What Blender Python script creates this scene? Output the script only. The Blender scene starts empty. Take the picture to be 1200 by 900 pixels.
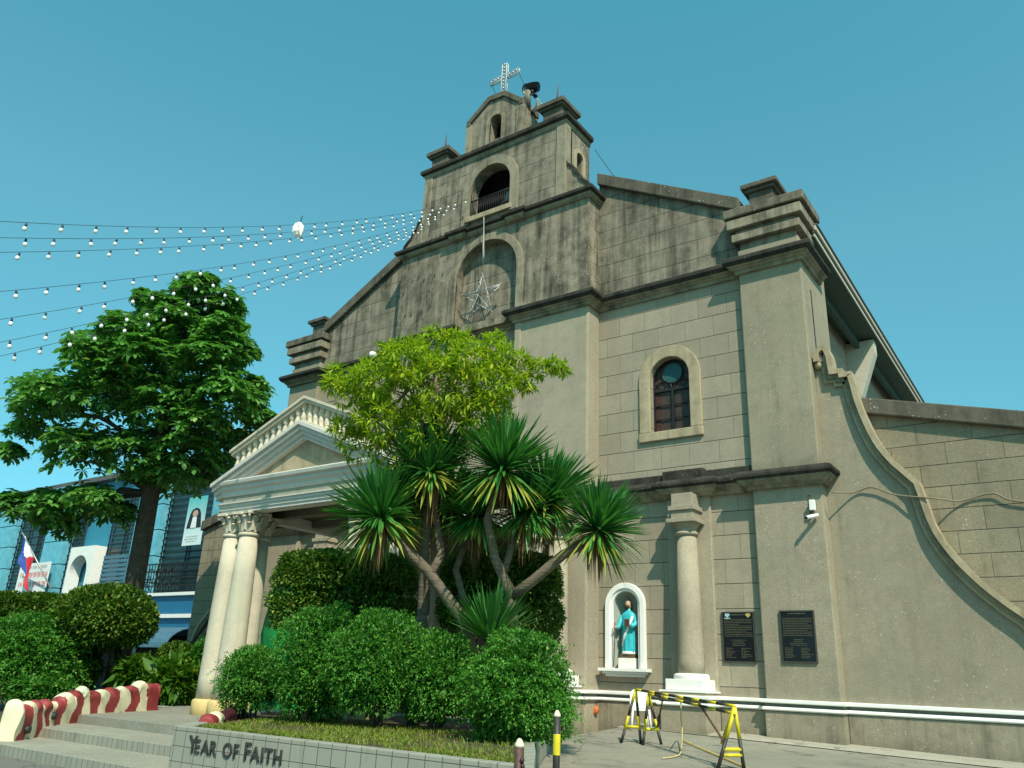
import bpy, bmesh, math, random
import numpy as np
from mathutils import Vector, Matrix, Euler

sc = bpy.context.scene
COL = sc.collection
R = math.radians
rng = random.Random(7)

# ------------------------------------------------------------------ camera
CAM = Vector((14.94086544, -19.41005092, 1.12692541))
YAW, PITCH, ROLL, FPX = 0.6306, 0.34731, 0.0407, 943.286
_r = Vector((math.cos(YAW), math.sin(YAW), 0)); _f = Vector((-math.sin(YAW), math.cos(YAW), 0)); _u = Vector((0, 0, 1))
F2 = _f * math.cos(PITCH) + _u * math.sin(PITCH); U2 = _u * math.cos(PITCH) - _f * math.sin(PITCH)
RR = _r * math.cos(ROLL) + U2 * math.sin(ROLL); UU = U2 * math.cos(ROLL) - _r * math.sin(ROLL)
cam = bpy.data.cameras.new('camera'); cob = bpy.data.objects.new('camera', cam); COL.objects.link(cob)
cob.matrix_world = Matrix(((RR.x, UU.x, -F2.x, CAM.x), (RR.y, UU.y, -F2.y, CAM.y), (RR.z, UU.z, -F2.z, CAM.z), (0, 0, 0, 1)))
cam.sensor_width = 36.0; cam.lens = FPX / 1200 * 36.0; cam.clip_start = 0.1; cam.clip_end = 3000
sc.camera = cob

def ray(x, y): return RR * ((x - 600) / FPX) - UU * ((y - 450) / FPX) + F2
def at_y(x, y, Y): d = ray(x, y); return CAM + d * ((Y - CAM.y) / d.y)
def at_z(x, y, Z): d = ray(x, y); return CAM + d * ((Z - CAM.z) / d.z)
def at_d(x, y, D): return CAM + ray(x, y) * D

# ------------------------------------------------------------------ sky, sun, exposure
SUN_EL, SUN_AZ = R(48), R(51)          # azimuth measured from the facade normal towards +x
sv = Vector((math.sin(SUN_AZ) * math.cos(SUN_EL), -math.cos(SUN_AZ) * math.cos(SUN_EL), math.sin(SUN_EL)))
w = bpy.data.worlds.new('World'); sc.world = w; w.use_nodes = True
nt = w.node_tree; bg = nt.nodes['Background']
sky = nt.nodes.new('ShaderNodeTexSky'); sky.sky_type = 'NISHITA'; sky.sun_disc = False
sky.sun_elevation = SUN_EL; sky.sun_rotation = math.atan2(sv.x, sv.y)
sky.air_density = 1.0; sky.dust_density = 0.6; sky.ozone_density = 1.0
tint = nt.nodes.new('ShaderNodeMix'); tint.data_type = 'RGBA'; tint.blend_type = 'MULTIPLY'; tint.inputs[0].default_value = 1.0
tc = nt.nodes.new('ShaderNodeTexCoord'); sx = nt.nodes.new('ShaderNodeSeparateXYZ'); cr = nt.nodes.new('ShaderNodeValToRGB')
nt.links.new(tc.outputs['Generated'], sx.inputs[0]); nt.links.new(sx.outputs[2], cr.inputs[0])
for i, (p_, c_) in enumerate(((0.0, (.15, .36, .42)), (0.30, (.265, .59, .485)), (0.48, (.345, .735, .565)), (0.80, (.27, .86, .655)))):
    e_ = cr.color_ramp.elements[i] if i < 2 else cr.color_ramp.elements.new(p_)
    e_.position = p_; e_.color = (*c_, 1)
dbl = nt.nodes.new('ShaderNodeVectorMath'); dbl.operation = 'SCALE'; dbl.inputs['Scale'].default_value = 1.92
nt.links.new(cr.outputs[0], dbl.inputs[0]); nt.links.new(dbl.outputs[0], tint.inputs[7])
nt.links.new(sky.outputs[0], tint.inputs[6]); nt.links.new(tint.outputs[2], bg.inputs['Color'])
bg.inputs['Strength'].default_value = 0.15
sl = bpy.data.lights.new('sun', 'SUN'); sl.energy = 5.0; sl.angle = R(0.53); sl.color = (1.0, 0.885, 0.73)
so = bpy.data.objects.new('sun', sl); COL.objects.link(so)
so.rotation_euler = (-sv).to_track_quat('-Z', 'Y').to_euler(); so.location = sv * 60
vs = sc.view_settings; vs.view_transform = 'Standard'; vs.look = 'None'; vs.gamma = 1; vs.use_curve_mapping = False; vs.exposure = 0.15
sc.cycles.max_bounces = 6; sc.cycles.diffuse_bounces = 3; sc.cycles.glossy_bounces = 2; sc.cycles.transmission_bounces = 3; sc.cycles.transparent_max_bounces = 4

# ------------------------------------------------------------------ object helpers
def tag(o, label=None, cat=None, group=None, kind=None):
    if label: o['label'] = label
    if cat: o['category'] = cat
    if group: o['group'] = group
    if kind: o['kind'] = kind
    return o
def thing(name, label, cat, loc=(0, 0, 0), rz=0, group=None):
    o = bpy.data.objects.new(name, None); COL.objects.link(o); o.location = loc; o.rotation_euler = (0, 0, rz)
    o.empty_display_size = 0.3
    return tag(o, label, cat, group)
def link(name, me, parent=None):
    o = bpy.data.objects.new(name, me); COL.objects.link(o)
    if parent: o.parent = parent
    return o
def copy_tree(o, parent=None):
    c = o.copy(); COL.objects.link(c)
    if parent: c.parent = parent
    for ch in [x for x in bpy.data.objects if x.parent == o]: copy_tree(ch, c)
    return c

class MB:
    def __init__(s): s.v = []; s.f = []; s.m = []; s.sm = []; s.cur = 0; s.smooth = False
    def add(s, vs_, fs):
        b = len(s.v); s.v += [tuple(p) for p in vs_]
        for f in fs: s.f.append(tuple(i + b for i in f)); s.m.append(s.cur); s.sm.append(s.smooth)
    def box(s, x0, x1, y0, y1, z0, z1):
        s.add([(x0, y0, z0), (x1, y0, z0), (x1, y1, z0), (x0, y1, z0), (x0, y0, z1), (x1, y0, z1), (x1, y1, z1), (x0, y1, z1)],
              [(0, 3, 2, 1), (4, 5, 6, 7), (0, 1, 5, 4), (1, 2, 6, 5), (2, 3, 7, 6), (3, 0, 4, 7)])
        return s
    def prism(s, pts, y0, y1):           # polygon in x,z (counter-clockwise seen from -y) pushed from y0 to y1
        n = len(pts)
        s.add([(x, y0, z) for x, z in pts] + [(x, y1, z) for x, z in pts],
              [tuple(range(n)), tuple(range(2 * n - 1, n - 1, -1))] + [(i, i + n, (i + 1) % n + n, (i + 1) % n) for i in range(n)])
        return s
    def slab(s, pts, z0, z1):            # polygon in x,y counter-clockwise from above
        n = len(pts)
        s.add([(x, y, z0) for x, y in pts] + [(x, y, z1) for x, y in pts],
              [tuple(range(n - 1, -1, -1)), tuple(range(n, 2 * n))] + [(i, (i + 1) % n, (i + 1) % n + n, i + n) for i in range(n)])
        return s
    def tube(s, pts, rad, seg=8, cap=True):
        pts = [Vector(p) for p in pts]; n = len(pts)
        if not hasattr(rad, '__len__'): rad = [rad] * n
        t0 = (pts[1] - pts[0]).normalized(); a = t0.orthogonal().normalized(); V = []
        for i, p in enumerate(pts):
            t = (pts[min(i + 1, n - 1)] - pts[max(i - 1, 0)]).normalized()
            a = (a - t * a.dot(t)).normalized(); b = t.cross(a)
            for k in range(seg):
                th = 2 * math.pi * k / seg; V.append(p + (a * math.cos(th) + b * math.sin(th)) * rad[i])
        F = [(i * seg + k, i * seg + (k + 1) % seg, (i + 1) * seg + (k + 1) % seg, (i + 1) * seg + k) for i in range(n - 1) for k in range(seg)]
        if cap: F += [tuple(range(seg - 1, -1, -1)), tuple(range((n - 1) * seg, n * seg))]
        sm = s.smooth; s.smooth = True; s.add(V, F); s.smooth = sm
        return s
    def lathe(s, prof, seg=24, c=(0, 0, 0)):
        V = []; n = len(prof)
        for r, z in prof:
            for k in range(seg):
                th = 2 * math.pi * k / seg; V.append((c[0] + r * math.cos(th), c[1] + r * math.sin(th), c[2] + z))
        F = [(i * seg + k, i * seg + (k + 1) % seg, (i + 1) * seg + (k + 1) % seg, (i + 1) * seg + k) for i in range(n - 1) for k in range(seg)]
        F += [tuple(range(seg - 1, -1, -1)), tuple(range((n - 1) * seg, n * seg))]
        sm = s.smooth; s.smooth = True; s.add(V, F); s.smooth = sm
        return s
    def sweep(s, path, prof, closed=False):   # path in x,y; profile (offset to the right of the path, z)
        P = [Vector((p[0], p[1])) for p in path]; n = len(P); m = len(prof); V = []
        for i in range(n):
            d0 = (P[i] - P[i - 1]).normalized() if (i > 0 or closed) else None
            d1 = (P[(i + 1) % n] - P[i]).normalized() if (i < n - 1 or closed) else None
            n0 = Vector((d0.y, -d0.x)) if d0 else None; n1 = Vector((d1.y, -d1.x)) if d1 else None
            if n0 is None: mt = n1
            elif n1 is None: mt = n0
            else:
                mt = (n0 + n1); mt = mt / max(mt.dot(n1), 0.2)
            for u, z in prof: q = P[i] + mt * u; V.append((q.x, q.y, z))
        F = []
        for i in range(n if closed else n - 1):
            j = (i + 1) % n
            for k in range(m):
                l = (k + 1) % m; F.append((i * m + k, j * m + k, j * m + l, i * m + l))
        if not closed: F += [tuple(range(m)), tuple(range(n * m - 1, (n - 1) * m - 1, -1))]
        s.add(V, F); return s
    def xform(s, M, start=0):
        for i in range(start, len(s.v)): s.v[i] = tuple(M @ Vector(s.v[i]))
        return s
    def build(s, name, mats, parent=None, bevel=0, shift=None, fix=True):
        me = bpy.data.meshes.new(name)
        v = s.v
        if shift is not None: v = [(p[0] - shift[0], p[1] - shift[1], p[2] - shift[2]) for p in v]
        me.from_pydata(v, [], s.f)
        mats = mats if isinstance(mats, (list, tuple)) else [mats]
        for m_ in mats: me.materials.append(m_)
        me.polygons.foreach_set('material_index', s.m); me.polygons.foreach_set('use_smooth', s.sm)
        if fix or bevel:
            bm = bmesh.new(); bm.from_mesh(me)
            if fix: bmesh.ops.recalc_face_normals(bm, faces=bm.faces)
            bm.to_mesh(me); bm.free()
        o = link(name, me, parent)
        if bevel:
            b = o.modifiers.new('bevel', 'BEVEL'); b.width = bevel; b.segments = 2; b.limit_method = 'ANGLE'; b.angle_limit = R(35)
        me.update(); return o

def arch_pts(cx, hw, zb, zs, n=16):       # closed outline of an arched opening
    p = [(cx - hw, zb), (cx + hw, zb)]
    for i in range(n + 1):
        a = math.pi * i / n; p.append((cx + hw * math.cos(a), zs + hw * math.sin(a)))
    return p
def arch_ring(mb, cx, hi, ho, zb, zs, y0, y1, n=18, legs=True, zbo=None):  # flat band round an arch
    zbo = zb if zbo is None else zbo
    A = [(cx + math.cos(math.pi * i / n), math.sin(math.pi * i / n)) for i in range(n + 1)]
    I = [(cx + hi, zb)] + [(cx + hi * (a - cx), zs + hi * b) for a, b in A] + [(cx - hi, zb)]
    O = [(cx + ho, zbo)] + [(cx + ho * (a - cx), zs + ho * b) for a, b in A] + [(cx - ho, zbo)]
    for k in range(len(I) - 1):
        q = [I[k], O[k], O[k + 1], I[k + 1]]
        V = [(x, y0, z) for x, z in q] + [(x, y1, z) for x, z in q]
        F = [(0, 1, 2, 3), (7, 6, 5, 4), (1, 5, 6, 2), (3, 7, 4, 0)]
        if k == 0: F.append((0, 4, 5, 1))
        if k == len(I) - 2: F.append((2, 6, 7, 3))
        mb.add(V, F)
def wall(mb, x0, x1, z0, zt, y0, y1, opens=()):    # wall with arched openings; zt is a function of x; opening (cx, hw, zb, zs)
    xs = {x0, x1}
    for cx, hw, zb, zs in opens:
        for i in range(17): xs.add(round(cx + hw * math.cos(math.pi * i / 16), 5))
    xs = sorted(xs)
    def op(x, xm):
        r = []
        for cx, hw, zb, zs in opens:
            if cx - hw < xm < cx + hw:
                t = max(0.0, 1 - ((x - cx) / hw) ** 2); r.append((zb, zs + hw * math.sqrt(t)))
        return sorted(r)
    for a, b in zip(xs[:-1], xs[1:]):
        xm = (a + b) / 2; oa, ob = op(a, xm), op(b, xm)
        za = [z0] + [q for o_ in oa for q in o_] + [zt(a)]; zb_ = [z0] + [q for o_ in ob for q in o_] + [zt(b)]
        for k in range(0, len(za), 2):
            q = [(a, za[k]), (b, zb_[k]), (b, zb_[k + 1]), (a, za[k + 1])]
            V = [(x, y0, z) for x, z in q] + [(x, y1, z) for x, z in q]
            F = [(0, 1, 2, 3), (7, 6, 5, 4), (0, 4, 5, 1), (2, 6, 7, 3)]
            mb.add(V, F)
    for cx, hw, zb, zs in opens:
        for s in (-1, 1):
            x = cx + s * hw; mb.add([(x, y0, zb), (x, y1, zb), (x, y1, zs), (x, y0, zs)], [(0, 1, 2, 3)])
    for x in (x0, x1): mb.add([(x, y0, z0), (x, y1, z0), (x, y1, zt(x)), (x, y0, zt(x))], [(0, 1, 2, 3)])

# ------------------------------------------------------------------ materials
class NT:
    def __init__(s, name):
        s.mat = bpy.data.materials.new(name); s.mat.use_nodes = True; s.t = s.mat.node_tree; s.b = s.t.nodes['Principled BSDF']
    def n(s, typ, **kw):
        nd = s.t.nodes.new(typ)
        for k, v in kw.items(): setattr(nd, k, v)
        return nd
    def l(s, a, b): s.t.links.new(a, b)
    def val(s, sock, v):
        if hasattr(v, 'links') or hasattr(v, 'is_linked'): s.l(v, sock)
        else: sock.default_value = v
    def math(s, op, a, b=0.0, clamp=False):
        m = s.n('ShaderNodeMath', operation=op, use_clamp=clamp); s.val(m.inputs[0], a); s.val(m.inputs[1], b); return m.outputs[0]
    def mix(s, f, a, b, blend='MIX'):
        m = s.n('ShaderNodeMix', data_type='RGBA', blend_type=blend); s.val(m.inputs[0], f)
        for sock, c in ((m.inputs[6], a), (m.inputs[7], b)):
            if isinstance(c, tuple): sock.default_value = c if len(c) == 4 else (*c, 1)
            else: s.l(c, sock)
        return m.outputs[2]
    def ramp(s, f, lo, hi):
        m = s.n('ShaderNodeMapRange'); s.val(m.inputs[0], f); m.inputs[1].default_value = lo; m.inputs[2].default_value = hi; return m.outputs[0]
    def noise(s, vec, scale, detail=4, rough=0.6):
        m = s.n('ShaderNodeTexNoise'); m.inputs['Scale'].default_value = scale; m.inputs['Detail'].default_value = detail; m.inputs['Roughness'].default_value = rough
        s.l(vec, m.inputs['Vector']); return m.outputs[0]
    def pos(s): return s.n('ShaderNodeNewGeometry').outputs['Position']
    def obj(s): return s.n('ShaderNodeTexCoord').outputs['Object']
    def scl(s, v, sx, sy, sz, loc=(0, 0, 0)):
        m = s.n('ShaderNodeMapping'); s.l(v, m.inputs[0]); m.inputs['Scale'].default_value = (sx, sy, sz); m.inputs['Location'].default_value = loc; return m.outputs[0]
    def bump(s, h, strength=0.3, dist=0.02):
        b = s.n('ShaderNodeBump'); b.inputs['Strength'].default_value = strength; b.inputs['Distance'].default_value = dist; s.l(h, b.inputs['Height']); s.l(b.outputs[0], s.b.inputs['Normal'])

def plain(name, col, rough=0.6, metal=0.0, var=0.12, scale=6.0, bump=0.0):
    t = NT(name); p = t.pos(); n = t.noise(p, scale, 5)
    d = tuple(c * (1 - var) for c in col); u = tuple(min(1, c * (1 + var)) for c in col)
    t.l(t.mix(t.ramp(n, 0.3, 0.7), d, u), t.b.inputs['Base Color']); t.b.inputs['Roughness'].default_value = rough; t.b.inputs['Metallic'].default_value = metal
    if bump: t.bump(t.noise(p, scale * 6, 3), bump, 0.01)
    return t.mat

def concrete(name, base, dark, stain=0.3, blocks=None, spots=0.3, light=None, streak=1.0, low=0.0, grain=0.34, wid=0.24):
    """rendered cement wall: patches, rain streaks, grime, pale lichen specks, scored block joints"""
    t = NT(name); p = t.pos()
    big = t.noise(p, 0.45, 6, 0.62)
    mid = t.noise(p, 2.6, 6, 0.65)
    stv = t.noise(t.scl(p, 3.2, 3.2, 0.22), 1.0, 6, 0.66)
    fine = t.noise(p, 38, 3, 0.7)
    light = light or tuple(min(1, c * 1.2) for c in base)
    c = t.mix(t.ramp(big, 0.34, 0.66), tuple(q * 0.9 for q in base), light)
    c = t.mix(t.math('MULTIPLY', t.ramp(t.noise(p, 7.5, 5, 0.7), 0.42, 0.68), 0.3), c, tuple(q * 0.72 for q in base))
    c = t.mix(t.math('MULTIPLY', t.ramp(stv, 0.5, 0.72), 0.34), c, (base[0] * 0.62, base[1] * 0.64, base[2] * 0.62))
    c = t.mix(t.math('MULTIPLY', t.ramp(mid, 0.47, 0.72), 0.5), c, tuple(a * 0.72 for a in base))
    g = t.math('ADD', t.math('MULTIPLY', stv, 0.55 * streak), t.math('MULTIPLY', t.math('ADD', big, mid), 0.35))
    g = t.math('ADD', g, t.math('MULTIPLY', t.math('SUBTRACT', fine, 0.5), 0.35))
    c = t.mix(t.math('MULTIPLY', t.ramp(t.noise(t.scl(p, 1, 1, 1, (7, 3, 1)), 0.7, 5, 0.7), 0.52, 0.7), 0.35), c, (base[0] * 0.70, base[1] * 0.86, base[2] * 0.80))
    thr = 0.86 - stain * 0.5
    g = t.ramp(g, thr, thr + wid)
    c = t.mix(t.math('MULTIPLY', g, 0.9, True), c, dark)
    if low:      # splash-back grime along the foot of the wall
        z = t.n('ShaderNodeSeparateXYZ'); t.l(p, z.inputs[0])
        f = t.ramp(t.math('ADD', z.outputs[2], t.math('MULTIPLY', mid, 0.9)), low + 0.55, low - 0.1)
        c = t.mix(t.math('MULTIPLY', f, 0.75, True), c, dark)
    for vs_, thr_, k_, m0 in ((15.0, 0.30, 1.0, 0.44), (6.0, 0.16, 0.7, 0.5)):      # pale lichen and chips of two sizes
        vor = t.n('ShaderNodeTexVoronoi'); vor.inputs['Scale'].default_value = vs_; t.l(t.n('ShaderNodeNewGeometry').outputs['Position'], vor.inputs['Vector'])
        wn = t.n('ShaderNodeSeparateXYZ'); t.l(vor.outputs['Color'], wn.inputs[0])
        sz = t.math('MULTIPLY', t.math('SUBTRACT', wn.outputs[0], 0.45), thr_ * 1.8)
        sp = t.math('MULTIPLY', t.ramp(t.math('SUBTRACT', vor.outputs['Distance'], sz), 0.06, -0.04), t.ramp(t.noise(p, 1.1 + vs_ * 0.03, 4), m0, m0 + 0.2))
        c = t.mix(t.math('MULTIPLY', sp, spots * k_, True), c, (0.58, 0.55, 0.44))
    c = t.mix(grain, c, t.mix(t.ramp(fine, 0.32, 0.68), (0.16, 0.16, 0.16), (0.84, 0.84, 0.84)), 'OVERLAY')
    c = t.mix(t.math('MULTIPLY', t.ramp(t.noise(p, 0.9, 5, 0.7), 0.46, 0.62), 0.22), c, tuple(a * k_ for a, k_ in zip(base, (0.62, 0.72, 0.66))))
    h = t.math('ADD', t.math('MULTIPLY', fine, 0.35), t.math('MULTIPLY', mid, 0.5))
    if blocks:
        bw, bh, zo = blocks[:3]; jv = blocks[3] if len(blocks) > 3 else 0.35
        s = t.n('ShaderNodeSeparateXYZ'); t.l(p, s.inputs[0])
        z = t.math('DIVIDE', t.math('ADD', s.outputs[2], zo + 100 * bh), bh); row = t.math('FLOOR', z); fz = t.math('FRACT', z)
        wob = t.math('MULTIPLY', t.math('SUBTRACT', t.noise(p, 1.7, 2), 0.5), 0.02)
        hz = t.ramp(t.math('ABSOLUTE', t.math('SUBTRACT', t.math('ADD', fz, wob), 0.5)), 0.5 - 0.014 / bh, 0.5 - 0.004 / bh)
        xo = t.math('MULTIPLY', t.math('MODULO', row, 2.0), 0.5)
        xx = t.math('ADD', s.outputs[0], s.outputs[1])
        fx = t.math('FRACT', t.math('ADD', t.math('ADD', t.math('DIVIDE', xx, bw), 100.37), xo))
        hx = t.ramp(t.math('ABSOLUTE', t.math('SUBTRACT', fx, 0.5)), 0.5 - 0.011 / bw, 0.5 - 0.004 / bw)
        brk = t.ramp(t.noise(p, 3.1, 3), 0.12, 0.42)
        j = t.math('MAXIMUM', t.math('MULTIPLY', hz, 0.85), t.math('MULTIPLY', hx, jv))
        cell = t.n('ShaderNodeTexWhiteNoise', noise_dimensions='2D'); cx = t.n('ShaderNodeCombineXYZ')
        t.l(t.math('FLOOR', t.math('ADD', t.math('ADD', t.math('DIVIDE', xx, bw), 100.37), xo)), cx.inputs[0]); t.l(row, cx.inputs[1]); t.l(cx.outputs[0], cell.inputs[0])
        c = t.mix(t.math('MULTIPLY', cell.outputs[0], 0.36), c, tuple(a * 0.55 for a in base))
        c = t.mix(t.math('MULTIPLY', j, brk), c, (0.035, 0.035, 0.03))
        h = t.math('SUBTRACT', h, t.math('MULTIPLY', j, 1.6))
    t.l(c, t.b.inputs['Base Color']); t.b.inputs['Roughness'].default_value = 0.92; t.b.inputs['Specular IOR Level'].default_value = 0.25
    t.bump(h, 0.55, 0.02)
    return t.mat

WALL = (0.343, 0.296, 0.220); DRK = (0.042, 0.040, 0.030)
M = {}
M['wall'] = concrete('smooth_cement_render', WALL, DRK, 0.2, spots=0.45, low=0.1)
M['wall_up'] = concrete('smooth_cement_render_upper', WALL, DRK, 0.2, spots=0.45, low=6.2)
M['plinth'] = concrete('grimy_plinth_render', (0.28, 0.245, 0.18), (0.028, 0.027, 0.022), 0.46, spots=0.6, low=0.12)
M['wall_pier'] = concrete('grimy_pier_render', (0.285, 0.250, 0.180), DRK, 0.27, spots=0.6, low=6.25)
M['wall_pier_low'] = concrete('lower_pier_render', (0.305, 0.265, 0.195), DRK, 0.2, spots=0.6, low=0.25)
M['wall_foot'] = concrete('cement_render_with_grimy_foot', (0.29, 0.252, 0.185), DRK, 0.25, spots=0.6, low=0.1, grain=0.26)
M['block'] = concrete('scored_cement_blocks', WALL, DRK, 0.17, blocks=(0.82, 0.59, 0.0), spots=0.35, low=6.25)
M['block_low'] = concrete('scored_cement_blocks_lower', WALL, DRK, 0.15, blocks=(0.82, 0.59, -0.48, 0.3), spots=0.35, low=0.1)
M['block_old'] = concrete('weathered_cement_blocks', (0.30, 0.262, 0.195), (0.020, 0.019, 0.016), 0.52, blocks=(0.9, 0.6, 0.1, 0.2), spots=0.6, streak=1.25, wid=0.2)
M['block_side'] = concrete('aisle_cement_blocks', (0.265, 0.228, 0.158), DRK, 0.34, blocks=(1.12, 0.5, 0.05, 0.5), spots=0.7)
M['old'] = concrete('weathered_cement_render', (0.29, 0.248, 0.182), (0.018, 0.017, 0.014), 0.56, spots=0.85, streak=1.15, wid=0.22)
M['trim'] = concrete('cement_trim', (0.40, 0.33, 0.22), (0.15, 0.10, 0.055), 0.56, spots=0.2, grain=0.25)
M['trim_old'] = concrete('weathered_cement_trim', (0.31, 0.265, 0.19), (0.024, 0.022, 0.018), 0.58, spots=0.3)
M['cap'] = concrete('stained_cap_cement', (0.31, 0.27, 0.195), (0.022, 0.021, 0.018), 0.64, spots=0.4)
M['cap_top'] = concrete('blackened_cap_slab', (0.21, 0.185, 0.135), (0.02, 0.019, 0.016), 0.70, spots=0.6)
M['black'] = concrete('blackened_cornice', (0.036, 0.034, 0.028), (0.008, 0.008, 0.008), 0.6, spots=0.3, light=(0.07, 0.064, 0.05))
M['coping'] = concrete('lichen_coping', (0.125, 0.112, 0.085), (0.025, 0.024, 0.020), 0.55, spots=0.9)
M['cornice'] = concrete('cornice_underside', (0.27, 0.235, 0.16), (0.03, 0.028, 0.022), 0.56, spots=0.3)
M['white'] = plain('white_paint', (0.80, 0.80, 0.76), 0.55, var=0.05)
M['portico'] = concrete('portico_white_wash', (0.56, 0.50, 0.39), (0.22, 0.19, 0.14), 0.16, spots=0.1, grain=0.12)
M['entab'] = plain('grey_white_paint', (0.52, 0.51, 0.46), 0.7, var=0.08, bump=0.1)
M['frieze'] = concrete('portico_frieze', (0.30, 0.30, 0.235), (0.08, 0.08, 0.06), 0.25)
M['buff'] = plain('buff_paint', (0.62, 0.46, 0.20), 0.7, var=0.10, bump=0.1)
M['soffit'] = plain('green_soffit_boards', (0.035, 0.075, 0.055), 0.7, var=0.3)
M['fascia'] = plain('pale_fascia', (0.48, 0.46, 0.37), 0.6, var=0.08)
M['roof'] = plain('roof_sheet', (0.09, 0.09, 0.085), 0.6, var=0.2)
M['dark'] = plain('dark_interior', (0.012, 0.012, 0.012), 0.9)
M['ceiling'] = plain('portico_ceiling', (0.16, 0.135, 0.10), 0.9, var=0.15)
M['iron'] = plain('black_iron', (0.02, 0.02, 0.02), 0.5, 0.3)
M['rust'] = plain('rusty_iron', (0.10, 0.055, 0.03), 0.8, 0.2, var=0.4)
M['grey_metal'] = plain('galvanised_metal', (0.42, 0.43, 0.42), 0.45, 0.5)
M['wood'] = plain('brown_door_wood', (0.10, 0.05, 0.025), 0.55, var=0.35, scale=3)
M['stone'] = None

def glass_mat(name, a, b, rough=0.35, spec=0.2):
    t = NT(name); p = t.pos(); t.l(t.mix(t.ramp(t.noise(p, 3.0, 3), 0.35, 0.65), a, b), t.b.inputs['Base Color'])
    t.b.inputs['Roughness'].default_value = rough; t.b.inputs['Specular IOR Level'].default_value = spec; return t.mat
M['pane'] = glass_mat('smoked_panes', (0.045, 0.035, 0.03), (0.075, 0.05, 0.04))
M['pane_round'] = glass_mat('teal_round_pane', (0.02, 0.075, 0.085), (0.03, 0.10, 0.11))
M['curtain'] = plain('red_curtain', (0.05, 0.014, 0.010), 0.8, var=0.2)
M['blueglass'] = glass_mat('blue_curtain_wall', (0.10, 0.36, 0.47), (0.16, 0.46, 0.57), 0.15, 0.6)

def leaf_mat(name, dark, light, trans=0.35, old=None, rough=0.5):
    t = NT(name); a = t.n('ShaderNodeAttribute', attribute_name='tone')
    c = t.mix(a.outputs['Fac'], dark, light)
    if old: c = t.mix(t.ramp(a.outputs['Fac'], 0.93, 0.97), c, old)
    t.l(c, t.b.inputs['Base Color']); t.b.inputs['Roughness'].default_value = rough; t.b.inputs['Specular IOR Level'].default_value = 0.35
    tr = t.n('ShaderNodeBsdfTranslucent'); t.l(t.mix(1.0, c, (1.0, 1.15, 0.5), 'MULTIPLY'), tr.inputs[0])
    mx = t.n('ShaderNodeMixShader'); mx.inputs[0].default_value = trans
    t.l(t.b.outputs[0], mx.inputs[1]); t.l(tr.outputs[0], mx.inputs[2]); t.l(mx.outputs[0], t.t.nodes['Material Output'].inputs[0]); return t.mat
M['leaf_tree'] = leaf_mat('broad_leaves', (0.045, 0.155, 0.034), (0.165, 0.40, 0.080), 0.38, (0.34, 0.50, 0.14), 0.42)
M['leaf_lime'] = leaf_mat('lime_leaves', (0.15, 0.27, 0.014), (0.44, 0.54, 0.03), 0.45, (0.62, 0.52, 0.05))
M['leaf_shrub'] = leaf_mat('shrub_leaves', (0.036, 0.155, 0.018), (0.13, 0.36, 0.045), 0.33, (0.22, 0.34, 0.06))
M['leaf_hedge'] = leaf_mat('hedge_leaves', (0.035, 0.10, 0.012), (0.14, 0.25, 0.025), 0.28, (0.30, 0.30, 0.05))
M['leaf_sword'] = leaf_mat('sword_leaves', (0.024, 0.13, 0.030), (0.10, 0.31, 0.060), 0.3, (0.32, 0.35, 0.06), 0.38)
M['leaf_bright'] = leaf_mat('croton_leaves', (0.045, 0.14, 0.012), (0.15, 0.28, 0.022), 0.36, (0.42, 0.40, 0.04))
M['grassblade'] = leaf_mat('grass_blades', (0.09, 0.16, 0.014), (0.24, 0.30, 0.03), 0.28, (0.30, 0.22, 0.08))
M['dead'] = plain('dead_leaves', (0.16, 0.085, 0.035), 0.9, var=0.4)
def bark_mat(name, col):
    t = NT(name); p = t.pos(); a = t.noise(t.scl(p, 2.5, 2.5, 26), 1.0, 4, 0.7); b = t.noise(p, 9, 5)
    c = t.mix(t.ramp(a, 0.35, 0.65), tuple(q * 0.5 for q in col), tuple(q * 1.15 for q in col)); c = t.mix(t.math('MULTIPLY', b, 0.5), c, tuple(q * 0.55 for q in col))
    t.l(c, t.b.inputs['Base Color']); t.b.inputs['Roughness'].default_value = 0.95; t.bump(t.math('ADD', a, b), 0.7, 0.03); return t.mat
M['bark'] = bark_mat('ringed_grey_bark', (0.21, 0.165, 0.115))
M['bark_dark'] = plain('dark_bark', (0.075, 0.058, 0.042), 0.95, var=0.4, scale=8, bump=0.6)
M['soil'] = plain('brown_soil', (0.075, 0.05, 0.03), 0.95, var=0.5, scale=5, bump=0.6)

# ------------------------------------------------------------------ ground, road, platform
def g_drive(x, y):                       # driveway that rises to the church wall
    f = min(1.0, max(0.0, (y + 12.0) / 12.0)); top = max(-0.5, min(0.2, 0.18 - 0.03 * (x - 3.75)))
    a = min(1.0, max(0.0, (x - 3.6) / 1.6)); a = a * a * (3 - 2 * a)
    return (-0.5 + (top + 0.5) * f) * a + (-0.5) * (1 - a)
def ground_patch(name, xs, ys, fz, mat, kind='structure'):
    V = [(x, y, fz(x, y)) for y in ys for x in xs]; nx = len(xs)
    F = [(j * nx + i, j * nx + i + 1, (j + 1) * nx + i + 1, (j + 1) * nx + i) for j in range(len(ys) - 1) for i in range(nx - 1)]
    me = bpy.data.meshes.new(name); me.from_pydata(V, [], F); me.materials.append(mat)
    me.polygons.foreach_set('use_smooth', [True] * len(F)); o = link(name, me); return tag(o, kind=kind)

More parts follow.
